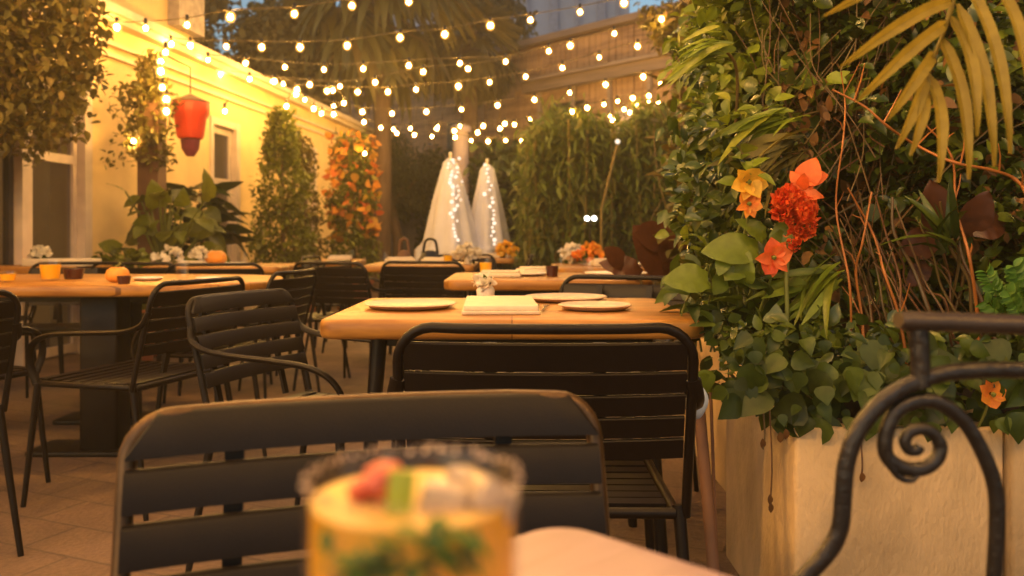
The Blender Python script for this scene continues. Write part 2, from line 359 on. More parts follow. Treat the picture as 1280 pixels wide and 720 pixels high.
def door(a, b_, mull, glassm=pane_m):
    f = MB(); t = .07
    f.box((-.12, a, 0), (.02, a+t, 2.27)); f.box((-.12, b_-t*1.4, 0), (.025, b_, 2.27)); f.box((-.12, a+t, 2.19), (.02, b_-t*1.4, 2.268))
    for m0 in mull: f.box((-.11, m0-.055, 0), (.022, m0+.055, 2.19))
    o = f.build('door_frame', frame_m, bld, smooth=False)
    ys = [a+t]+[v for m0 in mull for v in (m0-.055, m0+.055)]+[b_-t*1.4]
    for i in range(0, len(ys), 2):
        s = MB(); y0, y1 = ys[i]+.01, ys[i+1]-.01
        s.box((-.09, y0, .02), (-.04, y0+.05, 2.18)); s.box((-.09, y1-.05, .02), (-.04, y1, 2.18))
        for z in (.02, 1.54, 2.11): s.box((-.089, y0+.05, z), (-.041, y1-.05, z+.07))
        s.build('door_sash', frame_dk if i % 4 == 2 else frame_m, o, smooth=False)
        s = MB(); s.box((-.068, y0+.045, .04), (-.062, y1-.045, 2.15)); s.build('pane', glassm, o, smooth=False)
        s = MB(); n = 14
        cy = y0+.12
        pts = [(cy+.16*k/n, -.25+.02*math.sin(k*1.9)) for k in range(n+1)]
        v = [(x, y, z) for z in (.02, 2.15) for (y, x) in pts]; s.add(v, [(k, k+1, n+2+k, n+1+k) for k in range(n)])
        c = s.build('curtain', curtain_m, o)
door(*openings[0], [ly(-60), ly(31)]); door(*openings[1], []); door(*openings[2], [])

# pale low walls/doors across the far end
w = MB(); y = 17.5
w.box((X(430, y), y, 0), (X(497, y), y+.3, Zp(232, y))); w = w.build('garden_wall', blue_wall, smooth=False)
tag(w, 'pale blue low wall behind the tall dark shrubs at the far end', 'wall')
w = MB(); w.box((X(499, y), y-.1, 0), (X(640, y), y+.2, Zp(238, y))); w = w.build('gate', simple('grey_gate', (.22, .21, .26), .7), smooth=False)
for k in range(12):
    s = MB(); x = X(499, y)+.05+k*.19; s.box((x, y-.125, .05), (x+.17, y-.102, Zp(240, y))); s.build('board', simple('gate_board', (.24, .23, .28), .7) if k == 0 else bpy.data.materials['gate_board'], w, smooth=False)
tag(w, 'grey blue boarded gate standing behind the closed parasols', 'gate')

# wood-clad building at the back right (its face runs obliquely)
A = Vector((.16, 17, 0)); U = Vector((.924, -1, 0)).normalized(); Nn = Vector((-U.y, U.x, 0))*-1
rz = math.atan2(U.y, U.x)
wb = thing('timber_clad_building', 'long timber clad building with pale fascia band crossing behind the string lights', 'building', A, rz)
w = MB(); w.box((-9, .0, 0), (9, 4, 4.74)); w.build('wall', siding_m, wb, smooth=False)
w = MB()
x = -9
while x < 9:
    d = random.uniform(.010, .03); ww = random.uniform(.13, .19); w.box((x, -d-.002, 0.02), (x+ww-.018, -.002, 4.70)); x += ww
w.build('cladding', siding_m, wb, smooth=False)
w = MB(); w.box((-9.1, -.16, 4.74), (9.1, .2, 4.86)); w.build('roof_edge', beam_m, wb, smooth=False)
w = MB(); w.box((.3, -.22, 3.78), (9, -.034, 3.98)); w.box((.3, -.30, 3.98), (9, -.034, 4.04)); w.build('fascia', beam_m, wb, smooth=False)
w = MB(); w.box((2.6, -.12, 0), (4.4, -.034, 3.2)); w.build('pale_panel', pink_wall, wb, smooth=False)
for x in np.arange(.6, 5, .9): w = MB(); w.box((x, -.10, 2.6), (x+.08, -.036, 3.775)); w.build('batten', beam_m, wb, smooth=False)
for k, (x0, x1) in enumerate(((-2.3, -1.5), (.9, 1.8))):
    w = MB(); w.box((x0, -.06, 2.7), (x1, -.035, 3.5)); fr = w.build('window', frame_dk, wb, smooth=False)
    w = MB(); w.box((x0+.05, -.07, 2.75), (x1-.05, -.061, 3.45)); w.build('pane', pane_m, fr, smooth=False)
# tall pale-blue tower block
tb = thing('tall_blue_building', 'tall pale blue building with vertical ribs rising behind the timber building', 'building', (X(655, 30), 30, 0))
wd = X(787, 30)-X(655, 30)
w = MB(); w.box((-6, 0, 0), (wd, 5, 13)); w.build('wall', blue_wall, tb, smooth=False)
for k, x in enumerate((-1.2, .05, .9, 1.85, 2.6, 3.3)):
    w = MB(); w.box((x, -.15, 0), (x+(.12 if k % 2 else .3), -.002, 13)); w.build('rib', simple('rib', (.24, .28, .40), .8) if k == 0 else bpy.data.materials['rib'], tb, smooth=False)
# slender pale post behind parasols
w = MB(); c = P(576, 300, 15.2); w.tube([(c.x, c.y, 0), (c.x, c.y, Zp(166, 15.2))], [.17, .14], 14); w.lathe([(.19, 0), (.19, .1), (.15, .14)], 14, (c.x, c.y, Zp(166, 15.2)))
tag(w.build('garden_column', pink_wall), 'round pale column rising behind the left closed parasol', 'column')

# ================================================================ CHAIRS
def hoop(w, y0, z0, y1, z1, r, curve):
    pts = [(-w, y0, z0), (-w, y0+(y1-y0)*.5, z0+(z1-z0)*.5)]
    for i in range(7):
        a = PI-PI/2*i/6; xx = -w+r+r*math.cos(a); zz = z1-r+r*math.sin(a); t = (zz-z0)/(z1-z0); pts.append((xx, y0+(y1-y0)*t, zz))
    for i in range(1, 8):
        xx = (-w+r)+(2*w-2*r)*i/8; pts.append((xx, y1-curve*(1-(xx/w)**2)*.9, z1))
    for i in range(7):
        a = PI/2-PI/2*i/6; xx = w-r+r*math.cos(a); zz = z1-r+r*math.sin(a); t = (zz-z0)/(z1-z0); pts.append((xx, y0+(y1-y0)*t, zz))
    pts += [(w, y0+(y1-y0)*.5, z0+(z1-z0)*.5), (w, y0, z0)]
    return pts
def slat(m, w, y, z0, z1, lean, th, curve, n=14, corner=0):
    """one curved back slat; the middle bows backwards"""
    v = []
    for i in range(n+1):
        x = -w+2*w*i/n; yy = y-curve*(1-(x/w)**2)
        zt = z1
        if corner and (w-abs(x)) < corner: q = corner-(w-abs(x)); zt = z1-(corner-math.sqrt(max(0, corner**2-q*q)))
        for (dy, z) in ((0, z0), (0, zt-.004), (-.004, zt), (-th+.004, zt), (-th, zt-.004), (-th, z0)):
            v.append((x, yy+dy+lean*((z-z0)), z))
    f = []
    for i in range(n):
        for j in range(6):
            a = i*6+j; b_ = i*6+(j+1) % 6; f.append((a, b_, b_+6, a+6))
    f.append(tuple(range(6))); f.append(tuple(n*6+j for j in range(5, -1, -1)))
    m.add(v, f)
def make_chair(kind, mat, w=.262, top=.805, arms=True):
    t = thing('slatted_chair', 'x', 'chair')
    ys, yt = -.215, -.305; zs = .43; lean = (yt-ys)/(top-zs)
    if kind == 'open':      # round tube hoop standing proud of the slats
        m = MB(); m.tube(hoop(w, ys, zs, yt, top-.009, .065, .03), .0095, 10); m.build('back_frame', mat, t)
        m = MB(); z = top-.035; i = 0
        while z-.05 > zs+.07:
            h = .052 if i == 0 else .0395; i += 1; slat(m, w-.012, 0, z-h, z, lean, .012, .026); z -= h+.0028
        # put each slat on the leaning plane
        m.v = [(x, y_, z_) for (x, y_, z_) in m.v]
        m.build('backrest', mat, t)
        for x in (-.10, .10):
            m = MB(); m.box((x-.012, -.012, 0), (x+.012, -.002, top-.05-zs-.02), Matrix.Translation((0, ys+.012, zs+.04)) @ Matrix.Rotation(math.atan(-lean), 4, 'X')); m.build('back_strut', mat, t)
    else:                   # flat wide frame, slats let into it
        m = MB(); m.tube(hoop(w, ys, zs, yt, top-.010, .045, .03), .0095, 10); m.build('back_frame', mat if arms else worn_m, t)
        m = MB(); z = top-.004; first = True
        while z-.05 > zs+.04:
            h = .045 if first else .0415; slat(m, w-.001, 0, z-h, z, lean, .014, .028, 18, .040 if first else 0); first = False; z -= h+.0105
        m.v = [(x, y_, z_) for (x, y_, z_) in m.v]
        m.build('backrest', mat, t)
        for x in (-.15, .15):
            m = MB(); m.box((x-.010, -.010, 0), (x+.010, 0, top-.03-zs-.02), Matrix.Translation((0, ys-.030, zs+.02)) @ Matrix.Rotation(math.atan(-lean), 4, 'X')); m.build('back_strut', mat, t)
    # slats were modelled with lean relative to their own foot: shift them onto the back plane
    bk = [o for o in bpy.data.objects if o.parent == t and o.name.startswith('backrest')][0]
    per = (15 if kind == 'open' else 19)*6; vs = bk.data.vertices
    for s0 in range(0, len(vs), per):
        zb = min(vs[s0+i].co.z for i in range(per)); tz = (zb-zs)*lean+ys
        base = vs[s0].co.y if False else None
        for i in range(per):
            v = vs[s0+i]
            v.co.y += tz+(.006 if kind == 'open' else .016)
    bk.data.update()
    m = MB()
    for i in range(9):
        y0 = -.205+i*.0475; m.box((-w+.035, y0, .440-.006*math.sin(i/8*PI)), (w-.035, y0+.036, .450-.006*math.sin(i/8*PI)))
    m.build('seat', mat, t, smooth=False)
    m = MB(); m.tube([(w-.02, -.215, .435), (w-.02, .19, .435), (w-.05, .222, .435), (-w+.05, .222, .435), (-w+.02, .19, .435), (-w+.02, -.215, .435), (w-.02, -.215, .435)], .011, 8); m.build('seat_frame', mat, t)
    for s in (-1, 1):
        m = MB(); m.tube([(s*(w-.018), .20, .435), (s*(w+.01), .235, 0)], [.013, .009], 8); m.build('leg', mat, t)
        m = MB(); m.tube([(s*(w-.012), -.21, .45), (s*(w+.012), -.285, 0)], [.013, .009], 8); m.build('leg', mat, t)
        m = MB(); m.tube(bez([(s*w, -.285, .70), (s*(w+.012), -.262, .655), (s*(w+.016), -.18, .632), (s*(w+.016), .0, .622), (s*(w+.014), .13, .610), (s*(w+.006), .20, .572), (s*(w-.01), .225, .50), (s*(w-.02), .205, .43)], 5), .0115, 8, flat=(.75, 1.25)); m.build('arm', mat, t)
    if not arms:
        for o in [o for o in bpy.data.objects if o.parent == t and o.name.startswith('arm')]: bpy.data.objects.remove(o)
    return t
chairN = make_chair('flush', metal_brown, .254, .780, False)
chairA = make_chair('flush', metal_brown, .236, .787)
chairB = make_chair('open', metal_dark, .268, .805)
used = {}
def place(kind, x, y, face, label, group='dark metal chairs round the tables'):
    """face: direction the sitter looks, degrees from +Y clockwise"""
    src = {'A': chairA, 'B': chairB, 'N': chairN}[kind]
    o = copy_tree(src) if used.get(kind) else src
    used[kind] = True
    o.location = (x, y, 0); o.rotation_euler.z = -math.radians(face); tag(o, label, 'chair', group); return o
GR = 'dark metal chairs round the tables'
place('N', -.085, .64, 167, 'brown slatted chair facing the cocktail glass, nearest the viewer')
place('B', .065, 1.81, 1, 'black slatted chair with tube top rail, drawn up to the nearest table with round plates')
place('A', -.56, 2.50, 112, 'chair with curved arm seen side on, at the left end of the nearest plated table')
place('B', X(717, 3.0)+.10, 3.02, 205, 'chair whose tube top shows just beyond the plates of the nearest wooden table')
place('B', -1.43, 3.18, -74, 'chair with its hoop back to the viewer at the right curve of the oval table')
place('B', -1.30, 3.92, -82, 'chair on the far right of the big oval table, beside the hoop backed one')
place('B', -2.15, 3.15, 20, 'chair cut by the left photo edge, pulled up to the front of the oval table')
place('B', -1.86, 2.42, -60, 'chair of which only one thin leg shows at the lower left edge')
place('B', -2.55, 4.75, 170, 'chair behind the oval table, seat showing left of its thick dark slab leg')
place('B', -1.42, 5.45, -82, 'armchair turned left between the tall green column shrub and the wooden table corner')
place('B', -2.25, 5.35, 5, 'chair tucked under the front of the table with the orange pumpkin and white flowers')
place('B', -1.78, 5.15, -12, 'chair right of the pumpkin table, back turned to the viewer')
place('B', -.98, 5.35, 25, 'left one of the two slanting chairs before the long central table')
place('B', -.50, 5.55, 12, 'right one of the two slanting chairs before the long central table')
place('B', -1.28, 6.6, 92, 'chair at the left end of the long central table, under the orange lit shrub')
place('B', -.15, 7.0, -90, 'chair at the right end of the long central table near the parasols')
place('B', -3.35, 5.2, 5, 'chair half hidden at the far left table by the glazed doors')
place('B', -.30, 6.9, 160, 'chair beyond the long central table with dark bags on it')

# ================================================================ TABLES
def table(label, x0, x1, y0, y1, z=.75, th=.05, r=.05, legs='four', name='wooden_table', mat=table_wood, group='wooden dining tables'):
    cx, cy = (x0+x1)/2, (y0+y1)/2; t = thing(name, label, 'table', (cx, cy, 0), 0, group)
    hx, hy = (x1-x0)/2, (y1-y0)/2
    m = MB(); m.slab(rrect(-hx, hx, -hy, hy, r, 8), z-th, z, .012); m.build('tabletop', mat, t)
    if legs == 'four':
        for sx in (-1, 1):
            for sy in (-1, 1):
                m = MB(); m.tube([(sx*(hx-.14), sy*(hy-.12), z-th), (sx*(hx-.09), sy*(hy-.08), 0)], [.022, .015], 8); m.build('leg', metal_dark, t)
        m = MB(); m.box((-hx+.12, -hy+.12, z-th-.03), (hx-.12, hy-.12, z-th-.002)); m.build('apron', metal_dark, t, smooth=False)
    return t
table('nearest wooden table with thick top, set with flat round plates and a board', -.49, .49, 2.10, 2.86, r=.05)
t2 = table('second wooden table straight behind the nearest one, board and napkins on it', -.33, .68, 3.98, 4.85, r=.09)
table('cluttered wooden table with orange flower, before the bamboo hedge', .30, .98, 5.5, 6.5, r=.1)
table('long wooden table in the middle, dark bags beyond it', -1.08, -.27, 6.0, 6.9)
table('small farthest wooden table in front of the closed parasols', -.36, .02, 7.9, 8.6)
table('small wooden table beside the orange lit shrub and wall', -1.78, -1.33, 7.1, 7.7)
table('wooden table with pumpkin and white flowers, by the broad leaved plant', -2.55, -1.60, 5.75, 6.5)
table('wooden table cut by the left edge, carrying a paper tray by the glazed doors', -3.9, -2.98, 5.65, 6.4)
# oval slab-legged table
ov = thing('oval_table', 'big oval wooden table on thick dark slab legs at the left', 'table', (-2.18, 4.1, 0), 0, 'wooden dining tables')
m = MB(); out = []
for i in range(64):
    a = 2*PI*i/64; c_, s_ = math.cos(a), math.sin(a); e = .62
    out.append((1.02*math.copysign(abs(c_)**e, c_), .56*math.copysign(abs(s_)**e, s_)))
m.slab(out, .70, .75, .012); m.build('tabletop', table_wood, ov)
for (x, y) in ((.36, -.34), (.14, .28), (-.62, -.2)):
    m = MB(); m.slab(rrect(x-.085, x+.085, y-.07, y+.07, .015, 3), .012, .699, .004); lg = m.build('leg', metal_dark, ov)
    m = MB(); m.slab(rrect(x-.30, x+.30, y-.12, y+.12, .02, 3), 0, .022, .004); m.build('foot_plate', metal_dark, lg)
m = MB(); m.box((-.8, -.03, .64), (.7, .03, .698)); m.build('rail', metal_dark, ov, smooth=False)
# foreground table, corner pointing away
fg = thing('corner_table', 'pinkish pale table in the foreground carrying the cocktail', 'table', (.035, .115, 0), PI/4)
m = MB(); m.slab(rrect(-.36, .36, -.36, .36, .035, 8), .72, .75, .005); m.build('tabletop', pink_wood, fg)
m = MB(); m.lathe([(.24, 0), (.24, .012), (.04, .03), (.035, .05), (.035, .70), (.12, .715)], 24); m.build('pedestal', metal_dark, fg)

# ---- things on tables
def plate(px, py0, wpx, d, label, mat=plate_m, z=.75, group='flat round plates on the nearest table'):
    r = wpx/2/F*d; m = MB(); m.lathe([(r*.6, 0), (r*.85, .004), (r, .014), (r-.004, .017), (r*.85, .010), (r*.3, .008)], 40)
    o = m.build('plate', mat, None, loc=(X(px, d), d, z)); tag(o, label, 'plate', group); return o
plate(513, 381, 116, 2.45, 'flat round plate at the left of the nearest wooden table')
plate(707, 372, 104, 2.72, 'flat round plate at the back of the nearest table, behind the board')
plate(744, 384, 92, 2.40, 'flat round plate at the right of the nearest wooden table')
m = MB()
m.slab(rrect(-.105, .105, -.19, .19, .006, 3), 0, .010, .002); bk = thing('menu_book', 'thick pale menu book lying in the middle of the nearest table', 'book', (X(625, 2.42), 2.42, .751), .03)
m.build('cover', board_m, bk)
m = MB(); m.slab(rrect(-.10, .10, -.185, .185, .006, 3), .0105, .024, .002); m.build('page_block', linen, bk)
def posy(loc, r, n, mat, label, cat='flowers', vase=True, name='flower_posy', group='small table posies', s=.03):
    t = thing(name, label, cat, loc, 0, group)
    if vase:
        m = MB(); m.lathe([(.022, 0), (.028, .01), (.030, .035), (.018, .055), (.021, .062)], 16); m.build('vase', clear_glass if False else white_plate, t)
    k = n; p = rdir(k); p[:, 2] = np.abs(p[:, 2]); q = p*np.array([r, r, r*.8])+np.array([0, 0, .05 if vase else .01])
    leaves('petals', 'round', np.repeat(q, 7, axis=0), rdir(k*7, (0, 0, .3)), rdir(k*7), s, mat, t)
    leaves('greenery', 'ovate', rdir(14)*r*.5+np.array([0, 0, .05]), rdir(14, (0, 0, .3)), rdir(14), s*1.3, leaf_big, t)
    m = MB()
    for i in range(5): m.tube([(0, 0, .02), (p[i][0]*r*.7, p[i][1]*r*.7, .05+r*.3)], .0015, 5)
    m.build('stems', stem_g, t)
    return t
posy((X(607, 2.72), 2.72, .75), .035, 9, petal_w, 'small white flower posy on the nearest table, left of the menu book', s=.024)
posy((X(577, 6.3)+.05, 6.3, .75), .10, 14, petal_w, 'white flowers on the long middle table', s=.05)
posy((X(635, 8.1), 8.1, .75), .09, 12, petal_y, 'yellow flowers on the farthest small table', s=.06)
posy((X(738, 6.1), 6.1, .75), .10, 14, petal_o, 'orange flowers on the cluttered table by the hedge', s=.055)
posy((X(715, 6.3), 6.3, .75), .08, 12, petal_w, 'white flowers left of the orange ones on the cluttered table', s=.055)
posy((X(253, 6.1), 6.1, .75), .07, 12, petal_w, 'white flowers left of the pumpkin on the wall side table', s=.045)
posy((X(210, 6.1), 6.1, .75), .08, 10, petal_w, 'low white blossoms at the left end of the wall side table', s=.045)
posy((X(50, 6.0), 6.0, .75), .07, 10, petal_w, 'white flowers on the table cut by the left photo edge', s=.045)
def pumpkin(loc, r, label):
    t = thing('pumpkin', label, 'pumpkin', loc, 0, 'little orange pumpkins')
    m = MB(); prof = [(r*.25*1, .0), (r*.7, r*.10), (r*.97, r*.4), (r, r*.75), (r*.85, r*1.15), (r*.5, r*1.38), (r*.15, r*1.36)]
    m.lathe(prof, 40, mod=lambda a, z: 1+.07*abs(math.cos(a*4.5))-.03); m.build('rind', pumpkin_m, t)
    m = MB(); m.tube([(0, 0, r*1.3), (.003, 0, r*1.55), (.012, 0, r*1.75)], [r*.14, r*.1, r*.12], 7); m.build('stalk', stem_g, t)
pumpkin((X(147, 3.8), 3.8, .75), .050, 'small orange pumpkin on the big oval table')
pumpkin((X(270, 6.1), 6.1, .75), .075, 'orange pumpkin between white flowers on the wall side table')
# votive / small bottles, tumblers
def tumbler(loc, label, mat=clear_glass, drink=None, h=.09, r=.036):
    t = thing('tumbler', label, 'glass', loc, 0, 'tumblers on the tables')
    m = MB(); m.lathe([(r*.8, 0), (r, h), (r-.002, h), (r*.8-.002, .008)], 20); m.build('glass_wall', mat, t)
    if drink: m = MB(); m.lathe([(r*.76, .009), (r*.92, h*.75)], 20); m.build('drink', drink, t)
tumbler((X(63, 3.95), 3.95, .75), 'tumbler of amber drink at the left on the big oval table', drink=juice, h=.10, r=.05)
tumbler((X(155, 3.68), 3.68, .75), 'dark red tumbler before the pumpkin on the oval table', mat=dark_glass, h=.035, r=.03)
tumbler((X(92, 4.1), 4.1, .75), 'dark low tumbler right of the amber one on the oval table', mat=dark_glass, h=.05, r=.05)
tumbler((X(10, 3.8), 3.8, .75), 'tumbler at the extreme left of the oval table', drink=juice, h=.05)
plate(185, 350, 36, 3.95, 'white plate right of the pumpkin on the oval table', white_plate, group='white plates on the far tables')
plate(262, 350, 34, 3.95, 'white plate at the right curve of the oval table', white_plate, group='white plates on the far tables')
plate(295, 323, 30, 6.1, 'white plate right of the pumpkin on the wall side table', white_plate, group='white plates on the far tables')
plate(648, 345, 70, 4.45, 'pale plate on the left of the second wooden table', white_plate, group='white plates on the far tables')
plate(770, 345, 80, 4.5, 'pale plate on the right of the second wooden table', white_plate, group='white plates on the far tables')
plate(790, 333, 60, 6.0, 'pale plate at the right of the cluttered table by the hedge', white_plate, group='white plates on the far tables')
def napkin(px, d, wx, label, rz=0, h=.022):
    m = MB(); m.slab(rrect(-wx/2, wx/2, -.07, .07, .012, 3), 0, h, .006); m.slab(rrect(-wx/2+.015, wx/2-.01, -.06, .05, .012, 3), h+.001, h+.012, .004)
    o = m.build('folded_napkin', linen, None, loc=(X(px, d), d, .7505)); o.rotation_euler.z = rz
    tag(o, label, 'napkin', 'folded linen napkins')
napkin(625, 4.3, .22, 'folded napkin at the front left of the second table')
napkin(668, 4.6, .18, 'folded napkin in the middle of the second table', .3, .03)
napkin(500, 6.3, .22, 'folded napkin on the left of the long middle table', .2, .04)
napkin(545, 6.4, .20, 'folded napkin right of centre on the long middle table', -.2, .035)
napkin(765, 5.9, .28, 'large folded napkin on the cluttered table', .1, .04)
napkin(425, 7.3, .20, 'folded napkin on the small table by the lit shrub', .1, .03)
napkin(240, 6.0, .2, 'folded napkin on the wall side table', .1, .02)
napkin(612, 8.1, .2, 'folded napkin on the farthest small table', .1, .03)
tumbler((X(690, 4.35), 4.35, .75), 'small dark glass beside the pale plate on the second table', mat=dark_glass, h=.055, r=.035)
for (px, d, lab, dk) in ((480, 6.2, 'clear tumbler at the left of the long middle table', None), (522, 6.6, 'clear tumbler behind the napkins of the long middle table', None), (560, 6.15, 'amber tumbler at the right of the long middle table', juice), (700, 5.8, 'clear tumbler at the left of the cluttered table', None), (806, 6.0, 'clear tumbler at the right end of the cluttered table', None), (305, 6.2, 'clear tumbler at the right of the wall side table', None), (222, 5.95, 'clear tumbler near the left of the wall side table', None), (228, 4.2, 'clear tumbler far right on the oval table', None), (735, 4.6, 'clear tumbler behind the pale plates of the second table', None), (607, 4.5, 'amber tumbler at the left of the second table', juice), (440, 7.4, 'clear tumbler on the small table by the lit shrub', None), (622, 8.3, 'clear tumbler on the farthest small table', None)):
    tumbler((X(px, d), d, .75), lab, drink=dk)
def cutlery(px, d, rz, label):
    t = thing('cutlery_pair', label, 'cutlery', (X(px, d), d, .751), rz, 'cutlery on the tables')
    m = MB(); m.tube([(0, -.09, .004), (0, .03, .004)], .0035, 6, flat=(.4, 1)); m.slab(rrect(-.009, .009, .03, .10, .008, 4), .002, .006, .001); m.build('knife', steel, t)
    m = MB(); m.tube([(.03, -.09, .004), (.03, .04, .004)], .0032, 6, flat=(.4, 1))
    for q in (-.008, -.003, .003, .008): m.tube([(.03+q*.4, .04, .004), (.03+q, .055, .004), (.03+q, .095, .005)], .0014, 5)
    m.build('fork', steel, t)
cutlery(590, 2.35, .1, 'knife and fork between the left plate and the menu book')
cutlery(668, 2.42, -.1, 'knife and fork between the menu book and the right plate')
cutlery(640, 4.2, .1, 'knife and fork at the front of the second table')
cutlery(720, 4.2, 0, 'knife and fork at the middle of the second table')
cutlery(215, 3.85, .3, 'knife and fork right of the pumpkin on the oval table')
# paper tray far left
m = MB(); m.slab(rrect(-.22, .22, -.12, .12, .01, 3), .0, .05, .006)
o = m.build('paper_tray', linen, None, loc=(X(78, 5.9), 5.9, .7505)); tag(o, 'pale paper tray on the table by the glazed doors', 'tray')
# bags beyond long table
for (px, py, d, s, lab) in ((538, 313, 7.15, .13, 'black bag with looped handle on a chair beyond the long table'), (505, 318, 7.2, .09, 'low brown bag left of the black one beyond the long table')):
    c = P(px, py, d); t = thing('handbag', lab, 'bag', (c.x, c.y, .46), 0)
    mt = black_m if s > .1 else pole_m
    m = MB(); m.lathe([(s*1.1, 0), (s*1.2, .06), (s*1.05, .25), (s*.5, .36), (s*.2, .38)], 20, mod=lambda a, z: 1-.35*abs(math.sin(a))); m.build('bag_body', mt, t)
    m = MB(); m.tube(bez([(-s*.5, 0, .33), (-s*.3, 0, .46), (s*.3, .0, .46), (s*.5, 0, .33)], 5), .012, 8); m.build('handle', mt, t)
# napkin hanging beside the chair
m = MB(); pts = bez([P(869, 478, 1.66), P(877, 488, 1.65), P(880, 502, 1.64), P(872, 520, 1.64), P(867, 524, 1.65)], 4)
m.tube(pts, [.003+.010*math.sin(i/(len(pts)-1)*PI) for i in range(len(pts))], 8, flat=(.4, 1)); tag(m.build('hanging_napkin', blue_cloth), 'pale blue napkin corner hanging beside the black chair', 'napkin')
# leaning wooden stake beside planter
m = MB(); a = P(873, 500, 1.98); b_ = P(895, 745, 1.90); m.tube([a, b_], .014, 8); m.tube([P(888, 480, 2.0), P(897, 740, 1.93)], .004, 6)
tag(m.build('wooden_stake', pole_m), 'brown stake leaning against the corner of the planter', 'stake')

# ================================================================ COCKTAIL
gl = thing('cocktail_glass', 'salt rimmed tumbler of orange cocktail with mint and strawberry, blurred in front', 'glass', (X(516, .317), .317, .7505))
R0 = .0408; GH = .120
m = MB(); m.lathe([(R0*.9, 0), (R0*.97, .01), (R0, .03), (R0, GH), (R0-.0012, GH+.001), (R0-.0018, GH), (R0-.0018, .014), (R0*.5, .012)], 64); m.build('glass_wall', clear_glass, gl)
m = MB(); m.lathe([(R0-.003, .014), (R0-.003, GH-.009)], 48, cap=(True, False)); m.build('drink', juice, gl)
m = MB(); m.lathe([(R0-.003, GH-.0089), (R0*.5, GH-.0090), (.002, GH-.0090)], 48, cap=(False, True)); m.build('foam', foam_m, gl)
m = MB()
for k in range(170):
    a = random.uniform(0, 2*PI); z = GH+random.uniform(-.0025, .0006); rr = R0+random.uniform(-.0018, .0006); s = random.uniform(.0002, .0006)
    M_ = Matrix.Translation((rr*math.cos(a), rr*math.sin(a), z)) @ Matrix.Rotation(random.random()*3, 4, 'X') @ Matrix.Rotation(random.random()*3, 4, 'Y'); m.box((-s, -s, -s), (s, s, s), M_)
m.build('salt_rim', salt_m, gl, smooth=False)
m = MB(); m.lathe([(.002, 0), (.005, .003), (.0075, .007), (.0062, .012), (.003, .014)], 14, (-.009, -.008, GH-.008), mod=lambda a, z: 1+.25*math.sin(a*3+z*400)); m.lathe([(.002, 0), (.005, .002), (.006, .006), (.002, .009)], 12, (-.018, -.002, GH-.010), mod=lambda a, z: 1+.2*math.sin(a*2)); m.build('strawberry', berry_m, gl)
m = MB(); m.slab(rrect(-.0048, .0048, -.0016, .0016, .0012, 3), -.022, .006, .0008)
o = m.build('lime_peel', simple('lime', (.30, .36, .02), .4), gl, loc=(-.002, -.018, GH)); o.rotation_euler = (math.radians(-6), math.radians(5), 0)
for k in range(3):
    s = .0085; m = MB(); m.slab(rrect(-s, s, -s, s, .003, 3), -s*.5, s, .002); o = m.build('ice_cube', ice_m, gl, loc=(.012+.008*k, -.008+.014*(k % 2), GH-.0095)); o.rotation_euler = (.3*k, .2, k*1.1)
pos = []; dr = []
for (px, z, n) in ((-.021, .094, 7), (-.012, .098, 12), (-.010, .088, 8), (.006, .103, 12), (.015, .104, 12), (.021, .099, 8), (.012, .093, 8), (.0, .101, 8)):
    for k in range(n):
        x = px+random.gauss(0, .004); y = -math.sqrt(max(.0001, (R0-.0022)**2-x*x)); pos.append((x, y*1.0-.0002, z+random.gauss(0, .004))); dr.append((random.gauss(0, 1), .15, random.gauss(-.2, .7)))
leaves('mint_leaf', 'ovate', pos, dr, [(p[0], p[1], .1) for p in pos], .011, mint_m, gl)

# ================================================================ RAILING (wrought iron, right foreground)
D = .76
rl = thing('iron_railing', 'wrought iron railing with scroll and flat handrail at right foreground', 'railing', P(1148, 720, D)*1)
org = Vector(rl.location); org.z = 0; rl.location = org
def R_(px, py, dd=0): return P(px, py, D+dd)-org
m = MB(); m.tube([R_(1123, 400), R_(1132, 401), R_(1200, 403), R_(1330, 408), R_(1600, 418)], [.0085, .0105, .0108, .011, .011], 12, flat=(.85, 1.35)); m.build('handrail', handrail_m, rl)
m = MB(); m.tube([R_(1148, 408), R_(1150, 450), R_(1151, 484)], .0088, 10); m.build('post', iron, rl)
m = MB(); m.tube(bez([R_(940, 790), R_(985, 742), R_(1005, 722), R_(1035, 690), R_(1050, 660), R_(1054, 620), R_(1058, 580), R_(1072, 540), R_(1100, 505), R_(1135, 482), R_(1175, 468), R_(1220, 463), R_(1290, 463), R_(1380, 470), R_(1500, 520)], 7), .0078, 12); m.build('arched_bar', iron, rl)
sp = [R_(1239, 1000), R_(1241, 800), R_(1243, 720), R_(1246, 660), R_(1244, 610), R_(1228, 565), R_(1205, 527), R_(1175, 504), R_(1148, 501), R_(1122, 513), R_(1108, 540), R_(1107, 566), R_(1118, 580), R_(1138, 587), R_(1158, 584), R_(1172, 572), R_(1175, 556), R_(1166, 542), R_(1152, 536), R_(1138, 540), R_(1131, 551), R_(1136, 562), R_(1146, 563), R_(1150, 557)]
q = bez(sp, 7); rr = [.0068 if i < len(q)*.55 else .0068-.0022*(i-len(q)*.55)/(len(q)*.45) for i in range(len(q))]
m = MB(); m.tube(q, rr, 12); m.build('scroll', iron, rl)
q = bez([R_(1108, 558, -.004), R_(1112, 580, -.004), R_(1125, 597, -.004), R_(1140, 600, -.004), R_(1152, 590, -.004)], 6)
m = MB(); m.tube(q, [.0042-.0024*i/len(q) for i in range(len(q))], 10); m.build('curl_end', iron, rl)
m = MB(); m.tube([R_(1239, 1000), R_(1239, 295+.96*F/D)], .008, 10); m.tube([R_(940, 790), R_(900, 830), R_(880, 900), R_(880, 295+.96*F/D)], .008, 10); m.build('lower_bar', iron, rl)

